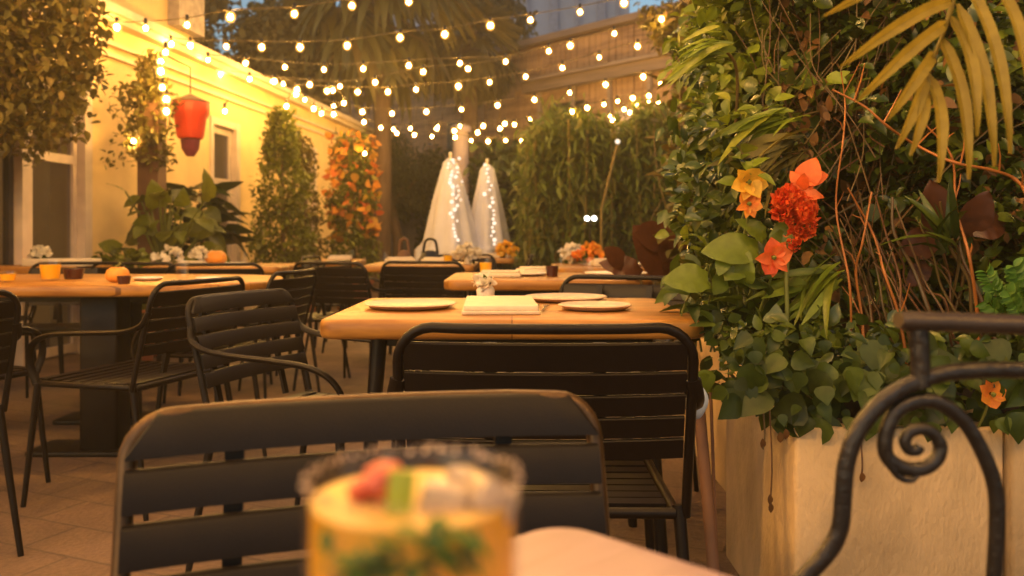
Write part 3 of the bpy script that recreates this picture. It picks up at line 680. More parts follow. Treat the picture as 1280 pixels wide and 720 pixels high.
# ================================================================ PLANTERS
def planter(x0, x1, y0, y1, h, label, rz=0):
    t = thing('planter_box', label, 'planter', ((x0+x1)/2, (y0+y1)/2, 0), rz, 'rendered planter boxes along the right side')
    hx, hy = (x1-x0)/2, (y1-y0)/2; m = MB(); m.slab(rrect(-hx, hx, -hy, hy, .012, 4), 0, h, .006); m.build('box', planter_m, t)
    m = MB(); m.slab(rrect(-hx+.045, hx-.045, -hy+.045, hy-.045, .01, 3), h+.001, h+.012, .004); m.build('soil', dark_inner, t)
PH = .525
planter(.640, 1.115, 1.90, 2.52, PH, 'rendered planter box behind the iron scroll, trailing leaves over its rim')
planter(1.123, 2.2, 1.88, 2.50, PH, 'rendered planter box at the right photo edge, brighter front')
planter(.80, 1.5, 2.60, 4.2, PH, 'long rendered planter box beside the wooden tables, below the shrubs')
planter(1.15, 2.0, 4.3, 6.6, PH, 'farther rendered planter box near the cluttered table')
# unseen backing added behind hedge so its gaps stay dark
fx = thing('backing_fence', 'unseen dark backing fence added behind the right hand greenery', 'fence', (2.45, 0, 0))
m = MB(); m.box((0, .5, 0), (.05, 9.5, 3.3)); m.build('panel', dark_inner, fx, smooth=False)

# ================================================================ RIGHT-HAND GREENERY
def blob_pts(n, c, r, shell=.5):
    d = rdir(n); d /= np.linalg.norm(d, axis=1, keepdims=True); k = rng.uniform(shell, 1, (n, 1))**.5
    return np.array(c)+d*k*np.array(r)
def tangle(name, n, starts, ends, rad, mat, parent, wob=.05, sag=0):
    m = MB()
    for i in range(n):
        a = Vector(starts(i)); b_ = Vector(ends(i)); pts = [a.lerp(b_, t)+Vector((random.gauss(0, wob), random.gauss(0, wob), random.gauss(0, wob)+sag*math.sin(t*PI)))*(0 if t == 0 else 1) for t in (0, .25, .5, .75, 1)]
        q = bez(pts, 4); r = rad*random.uniform(.6, 1.3); m.tube(q, [r*(1-.5*k/len(q)) for k in range(len(q))], 6)
    return m.build(name, mat, parent)
U3 = random.uniform
# (1) big climbing hedge above planter, centre d 2.5-3.2
hd = thing('climbing_hedge', 'tall dense climbing hedge of small glossy leaves filling the upper right', 'hedge', (1.3, 2.8, PH))
def H_(arr): return np.asarray(arr)-np.array([1.3, 2.8, PH])
def face_x(d, z):   # left boundary of the foliage as a function of depth and height (in pixels)
    py = HY-(z-H)*F/d
    pts = [(-400, 880), (0, 868), (60, 862), (120, 868), (180, 835), (230, 828), (280, 850), (330, 872), (400, 884), (470, 900), (600, 930)]
    for (a, xa), (b_, xb) in zip(pts, pts[1:]):
        if py <= b_: t = max(0, (py-a)/(b_-a)); return (xa+(xb-xa)*t-640)/F*d
    return (930-640)/F*d
cl = []; cd = []; cc = []
while len(cl) < 3900:
    z = U3(.62, 3.0); px = 1; d = U3(2.25, 2.95) if len(cl) < 3200 else U3(2.9, 3.7)
    fx0 = face_x(d, z); x = fx0+U3(0.0, 1.9)
    px = 640+F*x/d
    if px > 1350: continue
    # hollow, darker zone of bare stems lower right
    py = HY-(z-H)*F/d
    if 1020 < px < 1260 and 215 < py < 400 and (d < 2.75 or random.random() < .6) and random.random() < .42: continue
    if 905 < px < 1010 and 100 < py < 215 and d < 2.5 and random.random() < .6: continue
    d2 = d+.12*math.sin(x*9+z*5)+.1*math.sin(z*11-x*4)
    light = (px < 1010 and py < 150) or random.random() < .15  # upper left clusters get lighter leaves, painting the string lights' glow there
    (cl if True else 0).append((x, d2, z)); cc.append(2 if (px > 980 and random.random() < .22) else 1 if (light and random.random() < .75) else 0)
cl = np.array(cl); cc = np.array(cc)
for k, (mt, nm, kd, nn, sz) in enumerate(((leaf_hedge, 'foliage', 'ovate', 9, .052), (leaf_light, 'bulb_lit_foliage', 'ovate', 10, .056), (leaf_brown, 'dry_foliage', 'ovate', 5, .05))):
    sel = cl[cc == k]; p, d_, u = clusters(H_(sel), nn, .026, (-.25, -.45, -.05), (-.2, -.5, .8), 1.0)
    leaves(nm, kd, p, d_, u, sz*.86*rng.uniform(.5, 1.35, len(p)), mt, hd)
sel = H_(cl[rng.choice(len(cl), 260, replace=False)])+np.array([0, -.02, 0]); p, d_, u = clusters(sel, 7, .03, (-.3, -.5, 0), (-.2, -.6, .7), 1)
leaves('round_foliage', 'round', p, d_, u, rng.uniform(.035, .06, len(p)), leaf_big, hd)
p = H_(blob_pts(9000, (1.75, 3.35, 1.75), (1.05, .55, 1.45), .0)); leaves('inner_foliage', 'ovate', p, rdir(len(p), (-.2, -.3, -.2)), rdir(len(p), (0, -.4, .6)), rng.uniform(.06, .10, len(p)), leaf_dark, hd)  # darker leaf colour paints the depth shade inside the hedge
tangle('stems', 42, lambda i: H_((U3(.75, 2.0), U3(2.3, 2.9), U3(.55, 1.4))), lambda i: H_((U3(.75, 2.2), U3(2.3, 2.9), U3(1.2, 2.3))), .0042, cane_m, hd, .025)
tangle('fine_stems', 45, lambda i: H_((U3(.66, 1.1), U3(2.22, 2.5), U3(1.05, 1.3))), lambda i: H_((U3(.64, 1.2), U3(2.22, 2.5), U3(1.3, 1.75))), .0024, cane_m, hd, .012)
# (2) cane thicket with orange stems
ct = thing('cane_thicket', 'thicket of bare orange brown canes fanning up behind the handrail', 'shrub', (1.05, 2.15, PH-.03))
def C_(v): return Vector(v)-Vector((1.05, 2.15, PH-.03))
tangle('canes', 16, lambda i: C_(P(1110+(i*37 % 140), 415+U3(0, 40), U3(2.08, 2.3))), lambda i: C_(P(1040+(i*37 % 140)*1.1+U3(-15, 15), U3(240, 330), U3(2.05, 2.35))), .0050, cane_m, ct, .009)
tangle('thin_canes', 14, lambda i: C_(P(U3(1060, 1180), 405+U3(0, 40), U3(2.1, 2.3))), lambda i: C_(P(U3(960, 1120), U3(210, 330), U3(2.1, 2.35))), .0026, cane_m, ct, .01)
m = MB()
for pl, r_ in (([(1040, 112), (1080, 133), (1110, 158), (1145, 182), (1192, 203), (1235, 212), (1270, 224), (1286, 250), (1300, 330), (1300, 470)], .0050), ([(1150, 150), (1190, 195), (1196, 260), (1212, 320), (1222, 395), (1225, 460)], .0046), ([(1090, 240), (1078, 302), (1069, 340), (1076, 400), (1080, 460)], .0042), ([(1062, 235), (1088, 292), (1105, 340), (1124, 396), (1135, 460)], .0042), ([(1052, 90), (1057, 130), (1053, 175), (1046, 260), (1060, 360), (1064, 460)], .0030)):
    q = bez([C_(P(x+random.gauss(0, 1.2), y, 2.05+.03*math.sin(x))) for x, y in pl], 6); k_ = len(q)
    m.tube(q, [r_*(.45+.6*(i/k_ if pl[0][1] < 480 else 1))*(1+.22*(i % 6 == 0)) for i in range(k_)], 8)
    for i in range(4, k_-6, 7):
        e = q[i]+Vector((U3(-.05, .05), U3(-.04, .02), U3(.02, .09))); m.tube([q[i], (q[i]+e)/2+Vector((.004, 0, .006)), e], [r_*.5, r_*.4, r_*.2], 5)
m.build('orange_canes', orange_cane, ct)
# (3) trailing heart-leaf plants over the rim
tv = thing('trailing_vine', 'large heart shaped leaves spilling over the rim of the planter behind the scroll', 'plant', (.87, 1.93, PH))
o0 = np.array([.87, 1.93, PH])
pos = []; sz = []
for k in range(250):
    px = U3(905, 1300); py = U3(452, 530) if random.random() < .55 else U3(420, 480); d = U3(1.845, 1.99)
    if px < 960 and py > 505: continue
    if 985 < px < 1060 and py > 528: continue
    pos.append(P(px, py, d)); sz.append(U3(.026, .05) if random.random() < .7 else U3(.055, .078))
pos = np.array(pos)-o0; n = len(pos)
leaves('foliage', 'heart', pos, rng.normal(size=(n, 3))*np.array([.7, .25, .35])+np.array([-.1, -.25, -.8]), rng.normal(size=(n, 3))*.3+np.array([-.25, -1, .5]), sz, leaf_big, tv)
pos = np.array([P(U3(890, 1290), U3(400, 500), U3(1.93, 2.15)) for k in range(600)])-o0; n = len(pos)
leaves('small_foliage', 'ovate', pos, rdir(n, (0, -.5, .1)), rdir(n, (0, -.4, .8)), rng.uniform(.025, .05, n), leaf_hedge, tv)
m = MB()
for (x, y0, y1) in ((962, 530, 628), (953, 520, 562), (1075, 560, 600)):
    q = bez([P(x, y0-20, 1.90)-Vector(o0), P(x+3, (y0+y1)/2, 1.885)-Vector(o0), P(x+1, y1, 1.885)-Vector(o0)], 5); m.tube(q, .002, 6)
m.build('hanging_stems', cane_m, tv)
pos = np.array([P(962, 618, 1.88), P(963, 628, 1.88), P(953, 548, 1.88), P(975, 540, 1.87), P(982, 536, 1.87), P(1077, 590, 1.88)])-o0
leaves('dry_leaf', 'ovate', pos, [(0.1, 0, -1)]*6, [(0, -1, 0)]*6, .026, leaf_brown, tv)
pos = np.array([P(880, 462, 1.97), P(870, 470, 1.97)])-o0; leaves('edge_leaf', 'heart', pos, [(.1, -.1, -1), (.6, 0, -.6)], [(-.3, -1, .2)]*2, .055, leaf_light, tv)
# (4) leafy perennials at the table corner
sp_ = thing('broad_leaf_perennial', 'light green broad leaved plant at the table corner below the red flower', 'plant', P(920, 420, 2.18)*1)
o0 = np.array(sp_.location)
pos = []; dr = []; sz = []
for k in range(120):
    px = U3(845, 985); py = U3(335, 425); d = U3(2.06, 2.35); pos.append(np.array(P(px, py, d))-o0); dr.append((random.gauss(-.2, .7), random.gauss(-.4, .4), random.gauss(.15, .45))); sz.append(U3(.045, .085))
leaves('foliage', 'ovate', pos, dr, rdir(len(pos), (-.2, -.6, 1.2)), sz, leaf_big, sp_)
for (a, b_, s) in (((948, 312), (-1, -.2, .05), .165), ((975, 318), (.05, -.2, .95), .12), ((905, 345), (.9, -.3, .35), .09), ((885, 350), (-.8, -.3, .1), .13), ((930, 356), (-.2, -.5, .8), .09), ((985, 290), (-.5, -.2, -.9), .11), ((955, 300), (-.5, -.3, .6), .09), ((908, 318), (-.3, -.3, -.6), .07)):
    leaves('large_leaf', 'fine', [np.array(P(a[0], a[1], 2.08))-o0], [b_], [(-.1+random.gauss(0, .3), -1, .5)], s*.85, leaf_light, sp_)
m = MB()
for k in range(30):
    x = U3(860, 990); m.tube(bez([Vector(P(x+U3(-10, 10), 440, 2.2))-Vector(o0), Vector(P(x+U3(-15, 15), 390, 2.2))-Vector(o0), Vector(P(x+U3(-25, 25), 330, 2.15))-Vector(o0)], 4), .0028, 6)
m.build('stems', stem_g, sp_)
# (5) red ginger-like flower
rf = thing('red_torch_flower', 'ruffled red orange torch flower on a tall stem', 'flower', P(985, 430, 2.06))
o0 = np.array(rf.location)
m = MB(); m.tube(bez([Vector(P(x, y, 2.06))-Vector(o0) for x, y in ((983, 432), (984, 390), (983, 350), (986, 305))], 5), .0055, 8); m.build('stem', stem_g, rf)
def ruff(cx, cy, rx, ry, n, s, d=2.05):
    p = []
    for k in range(n):
        a = U3(0, 2*PI); q = math.sqrt(random.random()); p.append(np.array(P(cx+rx*q*math.cos(a), cy+ry*q*math.sin(a), d-U3(0, .05)*(1-q)))-o0)
    dd = np.array([((pp-(np.array(P(cx, cy+ry*.7, d+.03))-o0))) for pp in p]); dd /= np.linalg.norm(dd, axis=1, keepdims=True)
    leaves('petals', 'round', p, dd+rng.normal(size=dd.shape)*.3+np.array([0, -.3, 0]), rdir(n, (0, -.5, .6)), s*rng.uniform(.7, 1.3, n), petal_r, rf)
ruff(985, 258, 18, 22, 300, .0175); ruff(1004, 272, 15, 26, 240, .0165); ruff(992, 298, 9, 16, 80, .015)
for (x, y, dv, s_) in ((1004, 234, (.25, -.3, .9), .075), (1003, 226, (1, -.3, .35), .062), (1006, 240, (-.5, -.3, .8), .055), (1000, 244, (.7, -.5, .1), .05), (1002, 238, (-.1, -.6, .7), .05)):
    leaves('petals', 'fine', [np.array(P(x, y, 2.05))-o0], [dv], [(-.3, -1, .5)], s_, petal_r, rf)
for (cx, cy, rx, ry, mt, lab) in ((966, 322, 13, 17, petal_r, 'dark red bud hanging left of the torch flower stem'), (935, 228, 19, 11, petal_y, 'wide yellow bloom upper left of the torch flower'), (935, 255, 12, 11, petal_o, 'small orange bloom just under the yellow one'), (1238, 492, 11, 13, petal_o, 'orange bloom seen through the railing arch')):
    d = 2.05 if cx < 1100 else 1.86; c = P(cx, cy, d); t = thing('blossom', lab, 'flower', c, 0, 'single blossoms in the hedge')
    n = 7; an = np.arange(n)*2.4+cx; q_ = np.stack([np.cos(an), -.35-.3*rng.random(n), np.sin(an)*ry/rx], 1); pp = q_*np.array([rx*.15, .004, rx*.15])/F*d
    leaves('petals', 'round', pp, q_, np.stack([-np.cos(an)*.6, np.full(n, -1.), -np.sin(an)*.6], 1), (rx+ry)/2/F*d*1.45, mt, t, .35)
    m = MB(); m.lathe([(.001, -.006), (.005, -.003), (.006, .002), (.001, .006)], 10, (0, -.012, 0)); m.build('flower_centre', stem_g, t)
    m = MB(); m.tube(bez([(0, .01, 0), (.005, .03, -.05), (-.01, .08, -.14)], 4), .003, 6); m.build('stem', stem_g, t)
leafp = P(958, 240, 2.07)
# (6) dark red canna leaves
rd = thing('red_canna_plant', 'dark red big leaved plant between the table and the hedge', 'plant', P(815, 335, 3.9)*1)
rd.location.z = PH-.05; o0 = np.array(rd.location)
for (px, py, dx, s) in ((838, 345, (-.55, -.2, .85), .32), (850, 350, (-.1, -.3, .9), .30), (800, 345, (-.9, -.2, .5), .20), (835, 300, (-.8, -.3, .2), .2), (860, 300, (.1, -.3, .8), .25), (780, 332, (-.5, -.2, .5), .14)):
    leaves('leaf', 'fine', [np.array(P(px, py, 3.85))-o0], [dx], [(.3, -1, .4)], s*.9, leaf_red, rd)
m = MB()
for px in (838, 850, 800): m.tube([(P(px, 345, 3.85)-Vector(o0)), Vector((0, 0, 0))], .008, 7)
m.build('stems', cane_m, rd)
# (7) bright fern at right edge
fn = thing('bright_fern', 'bright green feathery fern at the right edge above the handrail', 'fern', P(1270, 420, 1.9))
o0 = np.array(fn.location)
pos = []; dr = []
for k in range(16):
    a = np.array(P(1272+U3(-10, 20), 405, 1.9)); b_ = np.array(P(U3(1228, 1310), U3(318, 380), 1.86+U3(-.05, .1)))
    for j in range(14):
        t_ = .25+.75*j/13; c = a*(1-t_)+b_*t_; dv = (b_-a)/np.linalg.norm(b_-a); sd = np.cross(dv, (0, 1, 0))
        for s in (-1, 1): pos.append(c-o0); dr.append(sd*s+dv*.6+np.array([0, -.2, 0]))
leaves('foliage', 'ovate', pos, dr, rdir(len(pos), (0, -1, .5)), .026, leaf_fern, fn, .3)
m = MB()
for k in range(8): m.tube([Vector((0, 0, 0)), P(U3(1235, 1300), U3(330, 380), 1.88)-Vector(o0)], .002, 5)
m.build('stems', stem_g, fn)
# (8) yellowish spray of long thin leaves + grassy sprays
for (cx, cy, d, ang, n, s, mt, lab) in ((985, 152, 2.16, 195, 16, .19, leaf_light, 'pale arching spray of long thin leaves high in the hedge'), (1000, 178, 2.14, 200, 14, .2, leaf_olive, 'olive spray of narrow leaves just below the pale one'), (1035, 345, 2.1, 215, 26, .17, leaf_light, 'grass like spray right of the flower stem'), (1190, 300, 2.1, 120, 14, .14, leaf_hedge, 'narrow leaved spray beside the russet leaves'), (905, 60, 2.2, 190, 22, .14, leaf_light, 'yellow green feathery spray at the top left of the hedge')):
    c = P(cx, cy, d); t = thing('leaf_spray', lab, 'plant', c, 0, 'narrow leaved sprays in the hedge')
    aa = np.radians(ang+rng.normal(size=n)*16); q = np.stack([np.cos(aa), rng.normal(size=n)*.25-.25, np.sin(aa)*.8+.15], 1)
    leaves('foliage', 'strap', rng.normal(size=(n, 3))*.02, q, rdir(n, (0, -.6, 1)), s*rng.uniform(.6, 1.1, n), mt, t)
    m = MB(); m.tube(bez([(0, 0, 0), (.05, .06, -.05), (.07, .15, -.2)], 4), .004, 6); m.build('stem', cane_m, t)
# (9) hanging terracotta pot
pt = thing('russet_leaf_plant', 'plant with broad dull russet leaves half buried behind the canes', 'plant', P(1190, 400, 2.32)); o0 = np.array(pt.location)
for (px, py, dx, sz_) in ((1172, 292, (-.1, -.3, 1), .14), (1205, 290, (.4, -.4, .8), .12), (1168, 300, (-.9, -.3, -.2), .11), (1215, 285, (1, -.2, .2), .10), (1160, 330, (-.6, -.3, -.5), .09)):
    leaves('leaf', 'fine', [np.array(P(px, py, 2.22))-o0], [dx], [(.2, -1, .3)], sz_, leaf_red, pt)
m = MB()
for x in (1172, 1205): m.tube(bez([(0, 0, 0), P((x+1190)/2+6, 350, 2.3)-Vector(o0), P(x, 292, 2.23)-Vector(o0)], 5), .004, 6)
m.build('stems', cane_m, pt)
# (10) blurred palm frond, top right foreground
pf = thing('palm_frond', 'blurred golden palm frond hanging into the top right corner', 'palm frond', P(1195, -60, 1.0))
o0 = Vector(pf.location)
m = MB(); m.tube(bez([P(1330, -330, 1.05)-o0, P(1240, -170, 1.0)-o0, P(1205, -60, 1.0)-o0, P(1184, 28, 1.0)-o0, P(1152, 106, .99)-o0], 6), [.006-.0045*i/24 for i in range(25)], 8); m.build('rachis', frond_m, pf)
tips = [((1194, -2), (1050, 84)), ((1186, 27), (1071, 127)), ((1169, 66), (1110, 150)), ((1158, 90), (1121, 186)), ((1153, 104), (1139, 194)), ((1161, 92), (1174, 228)), ((1177, 46), (1212, 224)), ((1197, 4), (1244, 208)), ((1190, 20), (1222, 170)), ((1212, -20), (1264, 192)), ((1240, -30), (1288, 130)), ((1205, -50), (1030, 20)), ((1262, -60), (1330, 90))]
for (a, b_) in tips:
    A_ = P(a[0], a[1], 1.0)-o0; B_ = P(b_[0], b_[1], .93)-o0; dv = B_-A_; L = dv.length
    side = dv.cross(Vector((0, 1, .2))).normalized(); ks = 9; v = []; f = []
    for k in range(ks+1):
        t_ = k/ks; c = A_+dv*t_+Vector((.004, -.015, .012))*math.sin(t_*PI)*.8; ww = .0078*min(1, t_*7+.25)*(1-max(0, t_-.55)/.46)**.55
        v += [c-side*ww, c+Vector((0, .005, 0)), c+side*ww]
    for k in range(ks): q = k*3; f += [(q, q+1, q+4, q+3), (q+1, q+2, q+5, q+4)]
    m = MB(); m.add(v, f); m.build('leaflet', frond_m, pf)
# (11) farther hedge mass along right, d 3.6-6
h2 = thing('side_shrub', 'leafy shrub row standing behind the main hedge beside the cluttered table', 'shrub', (1.6, 4.8, PH-.05))
o0 = np.array(h2.location); pp = []
while len(pp) < 900:
    d = U3(3.6, 6.4); z = U3(.4, 2.1); x = (U3(826, 900)-640)/F*d+U3(0, .4)
    if z > 1.3+.35*math.sin(d*3): 
        if 640+F*x/d < 850: continue
    pp.append((x, d, z))
p, d_, u = clusters(np.array(pp)-o0, 9, .05, (-.3, -.3, 0)); leaves('foliage', 'ovate', p, d_, u, rng.uniform(.05, .1, len(p)), leaf_olive, h2)
tangle('stems', 40, lambda i: Vector((U3(.8, 1.6), U3(3.8, 6), U3(.4, .6)))-Vector(o0), lambda i: Vector((U3(.8, 1.8), U3(3.8, 6), U3(1.2, 2)))-Vector(o0), .006, cane_m, h2)
# black lamp hood on hedge edge
lh = thing('black_lamp_hood', 'round black lamp hood on an arm at the left edge of the hedge', 'lamp', P(872, 76, 3.4))
m = MB(); m.lathe([(.025, .055), (.05, .04), (.062, 0), (.055, -.03), (.05, -.03), (.055, 0)], 24); o = m.build('hood', black_m, lh); o.rotation_euler = (math.radians(60), 0, .6)
m = MB(); m.tube([(0, .0, .03), (.05, .1, .07), (.2, .4, .05)], .009, 8); m.build('arm', black_m, lh)

# ================================================================ LEFT PLANTS
def loc_wall(y, off): # world point along left wall
    return Vector((-4.2, 0, 0))+Matrix.Rotation(-WA, 3, 'Z') @ Vector((off, y, 0))
def column_shrub(px, d, ztop, zbot, rw, label, mat, n=520, leaf=.055, name='column_shrub', trunk=True, taper=.25, kind='ovate'):
    c = Vector((X(px, d), d, 0)); t = thing(name, label, 'shrub', c, 0, 'clipped shrubs along the left wall')
    pts = []
    for k in range(n):
        u_ = random.random(); z = zbot+(ztop-zbot)*u_; r = rw*(1-(1-taper)*u_**2.2)*math.sqrt(U3(.3, 1))*(1+.15*math.sin(z*9+px)); a = U3(0, 2*PI); pts.append((r*math.cos(a), r*math.sin(a), z))
    p, d_, u = clusters(pts, 8, leaf*.5, (0, 0, .1)); leaves('foliage', kind, p, d_, u, leaf*rng.uniform(.6, 1.3, len(p)), mat, t)
    m = MB(); m.tube([(0, 0, 0), (.02, 0, zbot+.3), (0, 0, ztop-.2)], [.035, .028, .012], 8); m.build('trunk', trunk_m, t)
    m = MB(); m.lathe([(.20, 0), (.26, .34), (.28, .34), (.28, .39), (.24, .39), (.23, .34)], 20); m.build('pot', terracotta, t)
    return t
column_shrub(352, 9.6, Zp(140, 9.6), .35, .36, 'tall tapering green column shrub between second and third door', leaf_plant, 600, .062)
column_shrub(379, 10.7, Zp(175, 10.7), .5, .26, 'slimmer darker column shrub just right of the tall tapering one', leaf_olive, 300, .06)
column_shrub(441, 11.0, Zp(170, 11.0), .35, .32, 'column shrub glowing orange at the end of the left wall', leaf_plant, 560, .062, taper=.55)
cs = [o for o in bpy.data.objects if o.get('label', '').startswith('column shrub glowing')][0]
n = 260; a_ = rng.uniform(0, 2*PI, n); z_ = rng.uniform(.9, Zp(172, 11.0), n); leaves('lit_blooms', 'round', np.stack([np.cos(a_)*.30, np.sin(a_)*.30, z_], 1), rdir(n), rdir(n), .115, leafmat('bloom', [(.7, .26, .04), (.6, .35, .05), (.55, .12, .03), (.3, .3, .04)], .6, .4), cs)  # orange petals that also paint the orange light on this shrub
# post with climbing bush
pb = thing('post_with_climber', 'brown square post wrapped with a small leafy climber, left of the red lantern', 'post', (X(190, 7.0), 7.0, 0))
m = MB(); m.box((-.085, -.085, 0), (.085, .085, Zp(120, 7))); m.build('post', pole_m, pb, smooth=False)
pts = [(min(.10, random.gauss(-.03, .11)), random.gauss(-.02, .09), Zp(U3(100, 205), 7.0)) for k in range(190)]+[(random.gauss(0, .03)-.02, 0, Zp(U3(72, 110), 7.0)) for k in range(30)]
p, d_, u = clusters(pts, 7, .035, (0, -.1, 0)); leaves('climber', 'ovate', p, d_, u, rng.uniform(.04, .075, len(p)), leaf_olive, pb)
# broad leaved plant
bp_ = thing('bird_of_paradise_plant', 'large plant with broad paddle leaves at the foot of the brown post', 'plant', (X(205, 6.9), 6.9, 0))
m = MB(); m.lathe([(.22, 0), (.28, .38), (.31, .38), (.31, .44), (.27, .44), (.26, .38)], 24); m.build('pot', terracotta, bp_)
dd = []; pos = []
m = MB()
for k in range(52):
    a = U3(0, 2*PI); r = U3(.08, .42); z = U3(.7, 1.38); e = Vector((r*math.cos(a), r*.6*math.sin(a), z)); m.tube(bez([(0, 0, .4), (e.x*.3, e.y*.3, z*.7), e], 4), .008, 6)
    pos.append(e); dd.append((math.cos(a)*.8+random.gauss(0, .2), math.sin(a)*.5-.25, U3(-.5, .7)))
m.build('leaf_stalks', stem_g, bp_); leaves('foliage', 'fine', pos, dd, rdir(52, (0, -.9, 1)), rng.uniform(.13, .25, 52), leaf_plant, bp_)
pd = thing('dark_leaf_plant', 'dark leaved plant with drooping fronds right of the broad leaved one', 'plant', (X(250, 7.6), 7.6, 0))
m = MB(); m.lathe([(.2, 0), (.25, .38), (.27, .38), (.27, .43), (.23, .43)], 20); m.build('pot', terracotta, pd)
n = 70; a = rng.uniform(0, 2*PI, n); leaves('foliage', 'bird', np.stack([rng.normal(size=n)*.06, rng.normal(size=n)*.06, rng.uniform(.6, 1.35, n)], 1), np.stack([np.cos(a), np.sin(a)*.5, rng.uniform(-.3, .6, n)], 1), rdir(n, (0, 0, 1.5)), rng.uniform(.25, .5, n), leaf_dark, pd)
m = MB(); m.tube([(0, 0, .4), (.02, 0, .9), (0, 0, 1.35)], .02, 8); m.build('trunk', trunk_m, pd)
for (px, d, n, lab) in ((132, 6.6, 40, 'low round leafed plant at the wall behind the pumpkin'), (170, 6.4, 46, 'low bush of light leaves under the broad leaved plant')):
    t = thing('low_plant', lab, 'plant', (X(px, d), d, 0)); pts = blob_pts(n, (0, 0, .62), (.16, .14, .22), .2)
    p, d_, u = clusters(pts, 8, .03, (0, 0, .2)); leaves('foliage', 'round', p, d_, u, .06, leaf_plant, t)
    m = MB(); m.lathe([(.12, 0), (.15, .36), (.17, .36), (.17, .4), (.14, .4)], 18); m.build('pot', terracotta, t)
# red lantern
rlx = thing('red_lantern', 'red tapered hanging lantern against the corner of the cream wall', 'lantern', P(238, 142, 7.6))
m = MB(); m.lathe([(.125, -.27), (.14, -.24), (.165, -.05), (.195, .0), (.20, .09), (.195, .11), (.08, .13)], 48, mod=lambda a, z: 1+.012*math.sin(a*16)); m.build('shade', red_shade, rlx)
m = MB(); m.lathe([(.196, .112), (.20, .13), (.1, .17), (.02, .21)], 28); m.build('cap', pole_m, rlx)
m = MB(); m.tube([(0, 0, .22), (0, 0, .5), (-.25, .0, .62)], .008, 8); m.build('hook', black_m, rlx)
m = MB(); m.lathe([(.10, -.28), (.09, -.38), (.04, -.46)], 20); m.build('tassel', simple('tassel', (.16, .02, .05), .8), rlx)
rlx.scale = (.84, .84, .84)
# hanging vine top left
hv = thing('hanging_vine', 'big brownish green vine mass hanging over the doors at top left', 'vine', loc_wall(5.5, .2)+Vector((0, 0, 2.3)))
o0 = np.array(hv.location); pts = []
while len(pts) < 1500:
    px = U3(-160, 128); d = U3(5.0, 6.0); lim = 185-5*math.sin(px*.12)-(max(0, px-50)*1.05)*.55; right = 118+10*math.sin(d*5)
    py = U3(-130, lim)
    if px > right-(max(0, py-60)*.28) : continue
    pts.append(np.array(P(px, py, d))-o0)
p, d_, u = clusters(pts, 9, .05, (.1, -.2, -.3)); leaves('foliage', 'ovate', p, d_, u, rng.uniform(.04, .08, len(p)), leaf_olive, hv)
tangle('stems', 50, lambda i: P(U3(-100, 110), -120, U3(5.1, 5.9))-Vector(o0), lambda i: P(U3(-100, 110), U3(60, 170), U3(5.1, 5.9))-Vector(o0), .006, trunk_m, hv, .05)

# ================================================================ FAR TREES / BAMBOO
def tree(label, px, d, zc, rad, mat, n=700, leaf=.16, kind='ovate', nl=9, name='leafy_tree'):
    c = Vector((X(px, d), d, 0)); t = thing(name, label, 'tree', c)
    pts = np.concatenate([blob_pts(int(n/6), (random.gauss(0, rad[0]*.45), random.gauss(0, rad[1]*.4), zc+random.gauss(0, rad[2]*.4)), (rad[0]*.5, rad[1]*.5, rad[2]*.45), .2) for k in range(6)])
    p, d_, u = clusters(pts, nl, leaf*.7, (0, 0, -.1)); leaves('crown', kind, p, d_, u, leaf*rng.uniform(.6, 1.3, len(p)), mat, t)
    m = MB(); m.tube(bez([(0, 0, 0), (.08, 0, zc*.4), (-.05, 0, zc*.8), (0, 0, zc)], 4), [.13-.08*i/12 for i in range(13)], 9)
    for k in range(6): a = k*1.05; m.tube([(-.03, 0, zc*.75), (rad[0]*.6*math.cos(a), rad[1]*.6*math.sin(a), zc+rad[2]*.3*math.sin(k*2))], [.05, .015], 6)
    m.build('trunk', trunk_m, t); return t
tree('dark tree rising behind the left wall roof', 285, 14.5, Zp(70, 14.5), (1.3, 1, 1.1), leaf_far, 900, .15)
tree('brownish tree between the dark tree and the fan palm', 375, 16, Zp(75, 16), (1.1, 1, 1.4), leaf_olive, 800, .16)
tree('dark hanging branches over the end of the wall cornice', 275, 10.6, Zp(108, 10.6), (.45, .4, .28), leaf_hedge, 330, .09)
tree('tall tree with gaps near the pale blue building', 615, 19, Zp(15, 19), (.9, .8, 1.2), leaf_far, 420, .16)
tree('small dark tree behind the column shrubs at the alley end', 492, 15.6, Zp(225, 15.6), (.7, .5, .7), leaf_dark, 500, .16, 'blade')
tree('leaf sprig tree against the sky at the top right', 858, 9, Zp(10, 9), (.35, .4, .4), leaf_olive, 200, .09)
# fan palm
def fan_palm(px, d, zc, R, label, mat):
    t = thing('fan_palm', label, 'palm tree', (X(px, d), d, 0)); m = MB(); m.tube([(0, 0, 0), (.05, 0, zc*.5), (0, 0, zc)], [.2, .15, .17], 12); m.build('trunk', trunk_m, t)
    pos = []; dr = []; up = []; sz = []; st = MB()
    for k in range(30):
        a = U3(0, 2*PI); e = U3(-.9, .9); dv = Vector((math.cos(a)*math.cos(e), math.sin(a)*math.cos(e), math.sin(e))); hub = Vector((0, 0, zc))+dv*R*.5; st.tube([(0, 0, zc), hub], .02, 6)
        sd = dv.cross(Vector((0, 0, 1))).normalized(); u2 = sd.cross(dv)
        for j in range(22):
            b_ = math.radians(-95+190*j/21); q = dv*math.cos(b_)+sd*math.sin(b_)+Vector((0, 0, -.25)); pos.append(hub); dr.append(q); up.append(u2); sz.append(R*.62*U3(.85, 1.1))
    st.build('leaf_stalks', trunk_m, t); leaves('crown', 'strap', pos, dr, up, sz, mat, t)
    return t
fan_palm(475, 14.6, Zp(5, 14.6), 1.75, 'large fan palm with drooping golden fronds at the top centre', leaf_olive)
